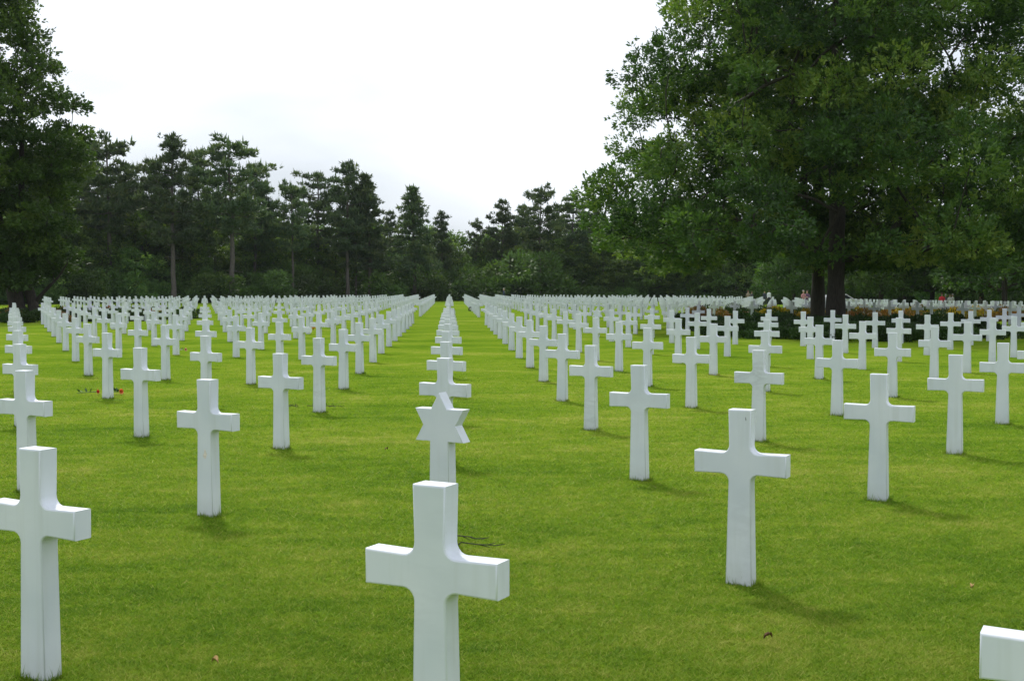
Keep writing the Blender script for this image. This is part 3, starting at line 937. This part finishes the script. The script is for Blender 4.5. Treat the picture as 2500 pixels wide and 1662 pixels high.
for _ in range(1500):
    a, u = rg.uniform(0, 6.283), rg.uniform(0, 1) ** 0.5
    x, y = 20.5 + 10.5 * u * math.cos(a), 66.0 + 5.0 * u * math.sin(a)
    if bed_ok(x, y, bed_pts, 1.15):
        bed_pts.append((x, y))
        kd = rg.choice(['yellow', 'rust', 'shrub'], p=[0.34, 0.26, 0.40]) if y < 69 else rg.choice(['rust', 'shrub'])
        plant(str(kd), x, y, rg.uniform(0.9, 1.25), 'behind the huge right hand tree')
for _ in range(1200):
    a, u = rg.uniform(0, 6.283), rg.uniform(0, 1) ** 0.5
    x, y = -27.0 + 8.5 * u * math.cos(a), 67.0 + 8.0 * u * math.sin(a)
    if bed_ok(x, y, bed_pts, 1.25) and in_frame(x, y, 60):
        bed_pts.append((x, y))
        kd = rg.choice(['shrub', 'rust', 'yellow'], p=[0.82, 0.12, 0.06])
        plant(str(kd), x, y, rg.uniform(0.8, 1.15), 'round the left hand tree')

# ------------------------------------------------------------------ visitors
def pmat(name, col, rough=0.8):
    return plain_mat(name, col, rough, 0.12, 20)
SKIN = pmat('skin', (0.45, 0.28, 0.20), 0.55)
def body_mesh(name, pose):
    bm_ = bpy.data.meshes.new(name + '_skeleton')
    J = {'pelvis': (0, 0, 0.92, .135, .10), 'waist': (0, 0, 1.08, .13, .095), 'chest': (0, 0.0, 1.28, .155, .11), 'neckb': (0, 0, 1.44, .075, .07),
         'neck': (0, -0.01, 1.52, .055, .055), 'head': (0, -0.015, 1.62, .078, .092), 'crown': (0, -0.01, 1.71, .062, .075)}
    st = 0.16 if pose == 'walk' else 0.02
    for s, sx in (('l', -1), ('r', 1)):
        fw = st * sx
        J['hip' + s] = (sx * .09, 0, 0.86, .095, .095); J['knee' + s] = (sx * .10, -fw * .8 - .01, 0.48, .062, .065)
        J['ank' + s] = (sx * .10, -fw * 1.1 + .02, 0.09, .042, .045); J['toe' + s] = (sx * .115, -fw * 1.1 - .13, 0.035, .038, .034)
        J['sh' + s] = (sx * .175, 0, 1.38, .065, .065)
        if pose == 'folded':
            J['elb' + s] = (sx * .25, -.06, 1.12, .045, .045); J['wr' + s] = (sx * .06, -.24, 1.14, .034, .034); J['hand' + s] = (-sx * .03, -.25, 1.16, .034, .028)
        else:
            J['elb' + s] = (sx * .23, fw * .5 + .02, 1.10, .045, .045); J['wr' + s] = (sx * .24, fw * .7 - .08, 0.87, .034, .034); J['hand' + s] = (sx * .235, fw * .7 - .10, 0.78, .036, .026)
    E_ = [('pelvis', 'waist'), ('waist', 'chest'), ('chest', 'neckb'), ('neckb', 'neck'), ('neck', 'head'), ('head', 'crown')]
    for s in 'lr':
        E_ += [('pelvis', 'hip' + s), ('hip' + s, 'knee' + s), ('knee' + s, 'ank' + s), ('ank' + s, 'toe' + s), ('chest', 'sh' + s), ('sh' + s, 'elb' + s), ('elb' + s, 'wr' + s), ('wr' + s, 'hand' + s)]
    names = list(J); ix = {n: i for i, n in enumerate(names)}
    bm_.from_pydata([J[n][:3] for n in names], [(ix[a], ix[b]) for a, b in E_], [])
    o = bpy.data.objects.new('tmp', bm_); COL.objects.link(o)
    md = o.modifiers.new('skin', 'SKIN')
    for n, sv in zip(names, bm_.skin_vertices[0].data):
        sv.radius = J[n][3:5]
        sv.use_root = n == 'pelvis'
    ss = o.modifiers.new('sub', 'SUBSURF'); ss.levels = 2; ss.render_levels = 2
    dg = bpy.context.evaluated_depsgraph_get()
    me = bpy.data.meshes.new_from_object(o.evaluated_get(dg))
    bpy.data.objects.remove(o, do_unlink=True)
    me.name = name
    hands = np.array([J['handl'][:3], J['handr'][:3]])
    idx = []
    for p in me.polygons:
        c = np.array(p.center)
        if c[2] > 1.47 or np.linalg.norm(hands - c, axis=1).min() < 0.075: idx.append(0)
        elif c[2] < 0.10: idx.append(3)
        elif c[2] < 0.93 and abs(c[0]) < 0.19: idx.append(2)
        else: idx.append(1)
    for m in (SKIN,) * 4: me.materials.append(m)
    me.polygons.foreach_set('material_index', np.array(idx, dtype=np.int32))
    me.polygons.foreach_set('use_smooth', np.ones(len(idx), dtype=bool))
    return me
BODY = {p: body_mesh('body_' + p, p) for p in ('stand', 'walk', 'folded')}
def hair_mesh(mat):
    bm = bmesh.new()
    bmesh.ops.create_uvsphere(bm, u_segments=12, v_segments=8, radius=1.0)
    bmesh.ops.delete(bm, geom=[v for v in bm.verts if v.co.z < -0.45 or (v.co.y < -0.45 and v.co.z < 0.35)], context='VERTS')
    for v in bm.verts: v.co = Vector((v.co.x * .092, v.co.y * .108 + .0, v.co.z * .095 + 1.685))
    me = bpy.data.meshes.new('hair'); bm.to_mesh(me); bm.free(); me.materials.append(mat)
    me.polygons.foreach_set('use_smooth', np.ones(len(me.polygons), dtype=bool))
    return me
HAIR = {c: hair_mesh(pmat('hair_' + c, col)) for c, col in dict(dark=(.03, .02, .015), grey=(.4, .38, .36), brown=(.12, .07, .04)).items()}
SHOE = pmat('shoe', (0.03, 0.03, 0.03))
def person(px, Y, h, pose, facing, top, legs, hair, label):
    x = place(px, Y)
    me = BODY[pose].copy()
    mats = [SKIN, pmat('top', top), pmat('trousers', legs), SHOE]
    for i, m in enumerate(mats): me.materials[i] = m
    s = h / 1.775
    o = obj('person', me, loc=(x, Y, float(gz(x, Y))), rot=(0, 0, facing), scale=(s, s, s))
    obj('hair', HAIR[hair], o)
    tag(o, label, 'person')
person(1230, 146, 1.78, 'walk', R(90), (.03, .045, .09), (.03, .03, .05), 'grey', 'person in dark blue jacket walking right along the wood, near centre')
person(1826, 124, 1.66, 'stand', R(150), (.30, .24, .18), (.05, .05, .06), 'brown', 'person in beige top beyond the crosses, leftmost of the right hand visitors')
person(1835, 125, 1.55, 'stand', R(200), (.10, .10, .12), (.05, .05, .07), 'brown', 'shorter person in dark top right of the beige clad visitor')
person(1866, 128, 1.66, 'stand', R(20), (.04, .05, .08), (.03, .03, .04), 'dark', 'person in dark clothes standing left of the visitor in white top')
person(1877, 132, 1.78, 'walk', R(10), (.72, .75, .80), (.03, .035, .06), 'dark', 'person in white top and dark trousers in the grass lane')
person(1961, 100, 1.70, 'folded', R(20), (.42, .20, .20), (.05, .05, .07), 'grey', 'person in faded red top just left of the two thick trunks')
person(1970, 101, 1.72, 'folded', R(-15), (.13, .07, .13), (.04, .04, .06), 'dark', 'person in dark purple top beside the thick trunks')
person(2299, 98, 1.70, 'stand', R(160), (.75, .03, .05), (.05, .06, .10), 'brown', 'person in bright red jacket beyond the crosses on the right')
person(2308, 100, 1.60, 'stand', R(190), (.12, .12, .14), (.05, .05, .06), 'grey', 'grey haired person in dark top beside the red jacket')
person(2318, 99, 1.62, 'stand', R(120), (.75, .74, .72), (.10, .10, .12), 'brown', 'person in white shirt, nearer the red jacket of two in white')
person(2325, 100, 1.64, 'stand', R(220), (.78, .76, .74), (.12, .12, .14), 'grey', 'person in white shirt, rightmost of the small visitor group')
person(2392, 104, 1.52, 'stand', R(180), (.20, .19, .16), (.06, .06, .07), 'dark', 'person in dull clothes alone beyond the crosses at far right')

# ------------------------------------------------------------------ parked car far behind
def car(loc, rz):
    paint = plain_mat('white_car_paint', (0.78, 0.79, 0.80), 0.25, 0.02)
    glass = plain_mat('car_glass', (0.02, 0.025, 0.03), 0.08, 0.05)
    tyre = plain_mat('tyre_rubber', (0.02, 0.02, 0.02), 0.9, 0.1)
    rim = plain_mat('wheel_rim', (0.4, 0.4, 0.42), 0.35, 0.05)
    lamp = plain_mat('lamp_lens', (0.5, 0.06, 0.05), 0.3, 0.05)
    e = empty('parked_car', loc, (0, 0, rz))
    prof = [(-2.05, .32), (-2.08, .62), (-1.98, .86), (-1.15, .98), (-0.45, 1.42), (0.9, 1.47), (1.62, 1.25), (1.95, .95), (2.05, .60), (2.0, .32)]
    bm = bmesh.new()
    for sgn in (-1, 1):
        pass
    rows = []
    for y, ins, dz in ((-0.84, 0.06, 0.0), (-0.80, 0, 0), (0.80, 0, 0), (0.84, 0.06, 0.0)):
        rows.append([bm.verts.new((x * (1 - ins * 0.3), y * (0.86 if z > 1.1 else 1.0), z - (0.03 if ins else 0) * (z > .5))) for x, z in prof])
    n = len(prof)
    for a in range(3):
        for i in range(n):
            j = (i + 1) % n
            bm.faces.new((rows[a][i], rows[a][j], rows[a + 1][j], rows[a + 1][i]))
    bm.faces.new(rows[0]); bm.faces.new(list(reversed(rows[-1])))
    bmesh.ops.recalc_face_normals(bm, faces=bm.faces)
    me = bpy.data.meshes.new('car_body'); bm.to_mesh(me); bm.free(); me.materials.append(paint)
    b = obj('body', me, e)
    md = b.modifiers.new('bevel', 'BEVEL'); md.width = 0.06; md.segments = 3
    def pane(name, pts):
        m = bpy.data.meshes.new(name); bm2 = bmesh.new()
        vs_ = [bm2.verts.new(p) for p in pts]; f = bm2.faces.new(vs_)
        r = bmesh.ops.extrude_face_region(bm2, geom=[f])
        nrm = Vector(f.normal) if f.normal.length else Vector((0, 1, 0))
        bm2.normal_update()
        for v in [g for g in r['geom'] if isinstance(g, bmesh.types.BMVert)]: v.co += f.normal * 0.012
        bm2.to_mesh(m); bm2.free(); m.materials.append(glass)
        return obj('window', m, e)
    for sy in (-1, 1):
        y0, y1 = sy * 0.853, sy * 0.752
        pane('side_front', [(-0.95, y0, 1.0), (0.12, y0, 1.0), (0.12, y1, 1.38), (-0.42, y1, 1.36)])
        pane('side_rear', [(0.2, y0, 1.0), (1.45, y0, 1.0), (1.3, y1, 1.30), (0.2, y1, 1.39)])
    pane('windscreen', [(-1.13, -.66, 1.02), (-1.13, .66, 1.02), (-.50, .60, 1.41), (-.50, -.60, 1.41)])
    pane('rear_window', [(1.66, -.62, 1.26), (1.66, .62, 1.26), (1.95, .66, 1.0), (1.95, -.66, 1.0)])
    for sx in (-1.25, 1.25):
        for sy in (-1, 1):
            bm = bmesh.new(); bmesh.ops.create_cone(bm, cap_ends=True, segments=20, radius1=.32, radius2=.32, depth=.2, matrix=Matrix.Rotation(R(90), 4, 'X'))
            m = bpy.data.meshes.new('wheel'); bm.to_mesh(m); bm.free(); m.materials.append(tyre)
            w = obj('wheel', m, e, loc=(sx, sy * .78, .32))
            bm = bmesh.new(); bmesh.ops.create_cone(bm, cap_ends=True, segments=16, radius1=.2, radius2=.17, depth=.22, matrix=Matrix.Rotation(R(90), 4, 'X'))
            m = bpy.data.meshes.new('rim'); bm.to_mesh(m); bm.free(); m.materials.append(rim)
            obj('rim', m, w)
    for sy in (-1, 1):
        bm = bmesh.new(); bmesh.ops.create_cube(bm, size=1.0)
        for v in bm.verts: v.co = Vector((v.co.x * .06, v.co.y * .26, v.co.z * .16))
        m = bpy.data.meshes.new('tail_lamp'); bm.to_mesh(m); bm.free(); m.materials.append(lamp)
        obj('tail_lamp', m, e, loc=(2.04, sy * .62, .82))
    tag(e, 'white car parked far off, its roof showing right of the thick trunks', 'car')
car((place(2052, 112), 112, float(gz(place(2052, 112), 112))), R(172))

# ------------------------------------------------------------------ flowers, twigs and leaves left on the grass
M_STEM = plain_mat('flower_stem', (0.03, 0.08, 0.02), 0.6)
M_RED = plain_mat('red_petals', (0.62, 0.03, 0.02), 0.5, 0.2, 30)
M_ORANGE = plain_mat('orange_petals', (0.75, 0.20, 0.06), 0.5, 0.2, 30)
M_PEACH = plain_mat('peach_petals', (0.75, 0.42, 0.25), 0.5, 0.2, 30)
M_GOLD = plain_mat('golden_petals', (0.85, 0.55, 0.03), 0.5, 0.15, 30)
M_TWIG = plain_mat('twig_bark', (0.035, 0.040, 0.022), 0.9)
M_DRY = plain_mat('dry_leaf', (0.42, 0.27, 0.10), 0.8, 0.25, 25)
M_BROWN = plain_mat('brown_leaf', (0.13, 0.06, 0.03), 0.8, 0.25, 25)
def petal_mesh(rad, mat, seed):
    rg = np.random.default_rng(seed)
    v_, f_, n = [], [], 0
    for ring, (cnt, tilt, sc) in enumerate([(5, 0.25, 0.55), (6, 0.7, 0.8), (7, 1.15, 1.0)]):
        for i in range(cnt):
            a = i * 6.283 / cnt + ring * 0.5 + rg.normal(0, .1)
            o_ = np.array([math.cos(a), math.sin(a), 0]); s_ = np.array([-math.sin(a), math.cos(a), 0]); up = np.array([0, 0, 1.0])
            for u in (0, .5, 1.0):
                w = (0.25 + 0.75 * math.sin(0.5 + u * 1.9)) * rad * .55 * sc
                c = o_ * rad * sc * (math.sin(tilt) * u + .12) + up * rad * (math.cos(tilt * (0.5 + .5 * u)) * u * 1.1)
                v_ += [c - s_ * w, c + o_ * rad * .08, c + s_ * w]
            for r in (0, 3):
                f_ += [(n + r, n + r + 1, n + r + 4, n + r + 3), (n + r + 1, n + r + 2, n + r + 5, n + r + 4)]
            n += 9
    return mesh_np('bloom', np.array(v_), np.array(f_), mat, smooth=True)
def rose(head, tail, mat, seed, label, length=None):
    hx, hy = head; tx, ty = tail
    e = empty('rose', (hx, hy, 0.0))
    p = np.array([[0, 0, .055], [(tx - hx) * .4, (ty - hy) * .4, .05], [(tx - hx), (ty - hy), .035]])
    v, f = tube(p, [.006, .005, .004], 6)
    obj('stem', mesh_np('stem', v, f, M_STEM, smooth=True), e)
    b = obj('bloom', petal_mesh(.042, mat, seed), e, loc=(0, 0, .055))
    d = Vector((hx - tx, hy - ty, .03)).normalized()
    b.rotation_euler = d.to_track_quat('Z', 'Y').to_euler()
    rg = np.random.default_rng(seed)
    for q in (.35, .5, .65, .8):
        c = np.array([[(tx - hx) * q, (ty - hy) * q, .05]])
        dd = unit(rg.normal(0, 1, (1, 3)) + np.array([[0, 0, .8]]))
        v, f = leaves(c, dd, [.085], [.05], rg)
        obj('leaf', mesh_np('leaf', v, f, M_STEM), e)
    tag(e, label, 'flower')
rose((-6.85, 19.18), (-7.16, 19.12), M_RED, 1, 'red rose lying on the grass left of a cross base')
rose((-6.47, 19.22), (-6.62, 19.30), M_ORANGE, 2, 'orange red rose lying right of the same cross base')
rose((-9.10, 32.45), (-9.30, 32.6), M_PEACH, 3, 'pale peach rose on the grass beside a far left cross')
e = empty('bouquet', (-8.43, 49.4, 0))
for i, (dx, dz, m) in enumerate([(-.05, .16, M_RED), (.05, .17, M_RED), (-.06, .09, M_GOLD), (.0, .08, M_GOLD), (.06, .09, M_GOLD), (0, .14, M_ORANGE)]):
    obj('bloom', petal_mesh(.055, m, 10 + i), e, loc=(dx, -.03, dz), rot=(R(60), 0, 0))
v, f = tube(np.array([[0, 0, 0.0], [0, 0, .07], [0, -.02, .12]]), [.035, .03, .05], 8)
obj('wrap', mesh_np('wrap', v, f, M_STEM, smooth=True), e)
tag(e, 'small red and yellow bouquet standing on the grass among left crosses', 'bouquet')
# dark wreath by the lane
bm = bmesh.new()
rg = np.random.default_rng(4)
wr = Acc()
for a in np.linspace(0, 6.283, 260):
    c = np.array([[.14 * math.cos(a), rg.normal(0, .02), .16 + .14 * math.sin(a)]]) + rg.normal(0, .015, (1, 3))
    v, f = leaves(c, unit(rg.normal(size=(1, 3))), [.07], [.03], rg); wr.add(v, f)
bm.free()
e = obj('wreath', wr.mesh('wreath', M_TWIG, tint=False), loc=(-3.25, 90.2, 0.0), rot=(R(-20), 0, TH))
tag(e, 'small dark wreath leaning by a far cross beside the central grass lane', 'wreath')
def twig(p0, p1, seed, label, needles=0):
    rg = np.random.default_rng(seed)
    a, b = np.array([*p0, .045]), np.array([*p1, .05])
    s = np.linspace(0, 1, 7)
    pts = a + (b - a) * s[:, None] + rg.normal(0, .012, (7, 3)) * np.array([1, 1, .6])
    pts = pts - a
    acc = Acc(); v, f = tube(pts, np.linspace(.005, .0025, 7), 5); acc.add(v, f)
    for q in np.linspace(.3, .9, 4):
        c = np.array([np.interp(q, s, pts[:, j]) for j in range(3)])
        d = unit(np.array([(b - a)[0], (b - a)[1] + rg.normal(0, .1), .04]))
        v, f = tube(np.array([c, c + d * .05 + rg.normal(0, .012, 3)]), [.004, .002], 4); acc.add(v, f)
    if needles:
        q = rg.uniform(0, 1, needles)
        c = np.stack([np.interp(q, s, pts[:, j]) for j in range(3)], 1)
        v, f = leaves(c, unit(rg.normal(size=(needles, 3)) + np.array([0, 0, .5])), rg.uniform(.03, .06, needles), np.full(needles, .010), rg); acc.add(v, f)
    o = obj('twig', acc.mesh('twig', M_TWIG, tint=False), loc=a)
    tag(o, label, 'twig')
twig((-0.40, 8.02), (-0.19, 7.90), 1, 'thin dark twig on the grass right of the foremost centre cross, upper of two')
twig((-0.36, 7.76), (-0.07, 7.70), 2, 'thin dark twig on the grass right of the foremost centre cross, lower of two')
twig((-3.02, 17.0), (-2.45, 16.92), 3, 'dark leafy sprig lying behind a cross base left of centre', 26)
twig((-3.28, 16.98), (-3.1, 16.92), 5, 'short dark leafy sprig poking out left of a cross base', 16)
def fallen(x, y, size, mat, seed, label):
    rg = np.random.default_rng(seed)
    n = 7
    u = np.linspace(0, 1, n)
    v_ = []
    for t_ in u:
        w = math.sin(t_ * 3.0 + .1) * size * .28
        z = .045 + .02 * math.sin(t_ * 3.1) + rg.normal(0, .002)
        v_ += [(t_ * size, -w, z + .018), (t_ * size, 0, z), (t_ * size, w, z + .012)]
    f_ = []
    for i in range(n - 1):
        f_ += [(3 * i, 3 * i + 1, 3 * i + 4, 3 * i + 3), (3 * i + 1, 3 * i + 2, 3 * i + 5, 3 * i + 4)]
    o = obj('fallen_leaf', mesh_np('fallen_leaf', np.array(v_), np.array(f_), mat, smooth=True), loc=(x, y, 0), rot=(0, 0, rg.uniform(0, 6.28)))
    tag(o, label, 'leaf')
fallen(-1.34, 5.25, .042, M_DRY, 1, 'curled yellow leaf on the grass near the bottom edge, left of the foreground cross')
fallen(1.23, 5.63, .05, M_BROWN, 2, 'crumpled brown leaf on the grass near the bottom edge, right of the foreground cross')
fallen(2.62, 6.58, .05, M_DRY, 3, 'pale straw coloured leaf on the grass above the lower right cross')
fallen(-1.34, 12.26, .05, M_BROWN, 4, 'tiny brown leaf on the grass left of the star')

# ------------------------------------------------------------------ thin summer haze in the air
HAZE = 0.00008
bm = bmesh.new(); bmesh.ops.create_cube(bm, size=1.0)
for v in bm.verts: v.co = Vector((v.co.x * 520, v.co.y * 520 + 80, v.co.z * 28.0 + 12.5))
me = bpy.data.meshes.new('haze'); bm.to_mesh(me); bm.free()
hm, nt, N, L, out = new_mat('haze_air')
pv = N.new('ShaderNodeVolumePrincipled')
pv.inputs['Color'].default_value = (0.80, 0.90, 1.0, 1)
pv.inputs['Density'].default_value = HAZE
pv.inputs['Anisotropy'].default_value = 0.2
L.new(pv.outputs['Volume'], out.inputs['Volume'])
me.materials.append(hm)
hz = obj('haze', me)
tag(hz, 'thin pale haze in the air over the lawn and the wood', 'haze', kind='stuff')

# ------------------------------------------------------------------ grass blades on the near lawn
rg = np.random.default_rng(2024)
NB = 1000000
Y0, Y1 = 4.2, 34.0
u = rg.uniform(0, 1, NB)
yy = 1.0 / (1 / Y0 + u * (1 / Y1 - 1 / Y0))       # thinner with distance
xx = rg.uniform(-0.53, 0.53, NB) * yy
def blades(x, y, z, length, width, lean, rg):
    a = rg.uniform(0, 6.283, len(x))
    b = rg.uniform(0, 6.283, len(x))
    tip = np.stack([x + np.cos(a) * lean, y + np.sin(a) * lean, z + length], 1)
    w = np.stack([np.cos(b) * width / 2, np.sin(b) * width / 2, np.zeros(len(x))], 1)
    base = np.stack([x, y, z - 0.004], 1)
    return np.stack([base - w, base + w, tip], 1).reshape(-1, 3)
fade = 1 - 0.75 * sstep(20, 34, yy)
ln = rg.uniform(0.010, 0.028, NB) * fade * (0.75 + 0.25 * sstep(5, 12, yy))
wd = (0.0034 + 0.00036 * yy) * rg.uniform(0.7, 1.4, NB)
le = ln * rg.uniform(0.8, 3.0, NB)
v1 = blades(xx, yy, np.zeros(NB), ln, wd, le, rg)
# uncut tufts hugging the stones
cx_, cy_ = [], []
for dist, k, n, x, y in near:
    if dist > 26: break
    m = int(600 / (1 + dist * 0.05))
    s = rg.uniform(0, 1, m); sd = rg.integers(0, 4, m)
    lx = np.where(sd < 2, rg.uniform(-.10, .10, m), np.where(sd == 2, -.095, .095) + rg.normal(0, .01, m))
    ly = np.where(sd < 2, np.where(sd == 0, -.06, .06) + rg.normal(0, .012, m), rg.uniform(-.06, .06, m))
    c0, s0 = math.cos(TH), math.sin(TH)
    cx_.append(x + lx * c0 - ly * s0); cy_.append(y + lx * s0 + ly * c0)
cx_, cy_ = np.concatenate(cx_), np.concatenate(cy_)
mt = len(cx_)
ln2 = rg.gamma(2.2, 0.011, mt) + 0.008
v2 = blades(cx_, cy_, np.zeros(mt), np.minimum(ln2, .12), (0.0022 + 0.00022 * cy_) * rg.uniform(.8, 1.3, mt), ln2 * rg.uniform(.1, .8, mt), rg)
V = np.concatenate([v1, v2]); nf = len(V) // 3
tint = np.clip(rg.normal(0.5, 0.2, nf), 0, 1)
straw = rg.uniform(0, 1, nf) < 0.06
tint[straw] = 1.3
o = obj('grass', mesh_np('grass', V, np.arange(len(V)).reshape(-1, 3), M_BLADE, tint=tint))
tag(o, 'short mown green grass covering the near lawn', 'grass', kind='stuff')

# ------------------------------------------------------------------ labels that tell look-alikes apart, counted from the left
def count_from_left(name, fmt, test=lambda o: True):
    things = [o for o in COL.objects if o.parent is None and o.name.split('.')[0] == name and o.get('label') and test(o)]
    things.sort(key=lambda o: o.location.x / o.location.y)
    for i, o in enumerate(things):
        o['label'] = fmt.format(n=ordinal_any(i + 1))
def ordinal_any(i):
    if i < 100: 
        if i < 50: return ordinal(i)
        w = {50: ('fiftieth', 'fifty'), 60: ('sixtieth', 'sixty'), 70: ('seventieth', 'seventy'), 80: ('eightieth', 'eighty'), 90: ('ninetieth', 'ninety')}[i // 10 * 10]
        return w[0] if i % 10 == 0 else w[1] + '-' + ONES[i % 10]
    return 'hundredth' if i == 100 else 'hundred and ' + ordinal_any(i - 100)
count_from_left('broadleaf_tree', 'leafy dark green tree at the front of the wood, {n} from the left', lambda o: 'front trees' not in o['label'])
count_from_left('broadleaf_tree', 'leafy tree in the wood behind the front trees, {n} from the left', lambda o: 'front trees' in o['label'])
count_from_left('bush', 'rounded green bush along the foot of the wood, {n} from the left', lambda o: 'larger' not in o['label'])
count_from_left('bush', 'larger pale green bush at the foot of the wood, {n} from the left', lambda o: 'larger' in o['label'])
count_from_left('scots_pine', 'tall dark pine with a bare trunk in the wood, {n} pine from the left')
count_from_left('spruce_tree', 'dark spruce with a pointed spire top above the wood, {n} from the left')
count_from_left('lawn_tree', 'low crowned dark tree beyond the right hand crosses, {n} from the left')
for w in ('under the huge right hand tree', 'behind the huge right hand tree', 'round the left hand tree'):
    t_ = lambda o, w=w: w in o['label']
    count_from_left('low_shrub', 'low green shrub ' + w + ', {n} from left', t_)
    count_from_left('yellow_flower_clump', 'yellow flower clump ' + w + ', {n} from left', t_)
    count_from_left('heather_clump', 'rusty heather clump ' + w + ', {n} from left', t_)
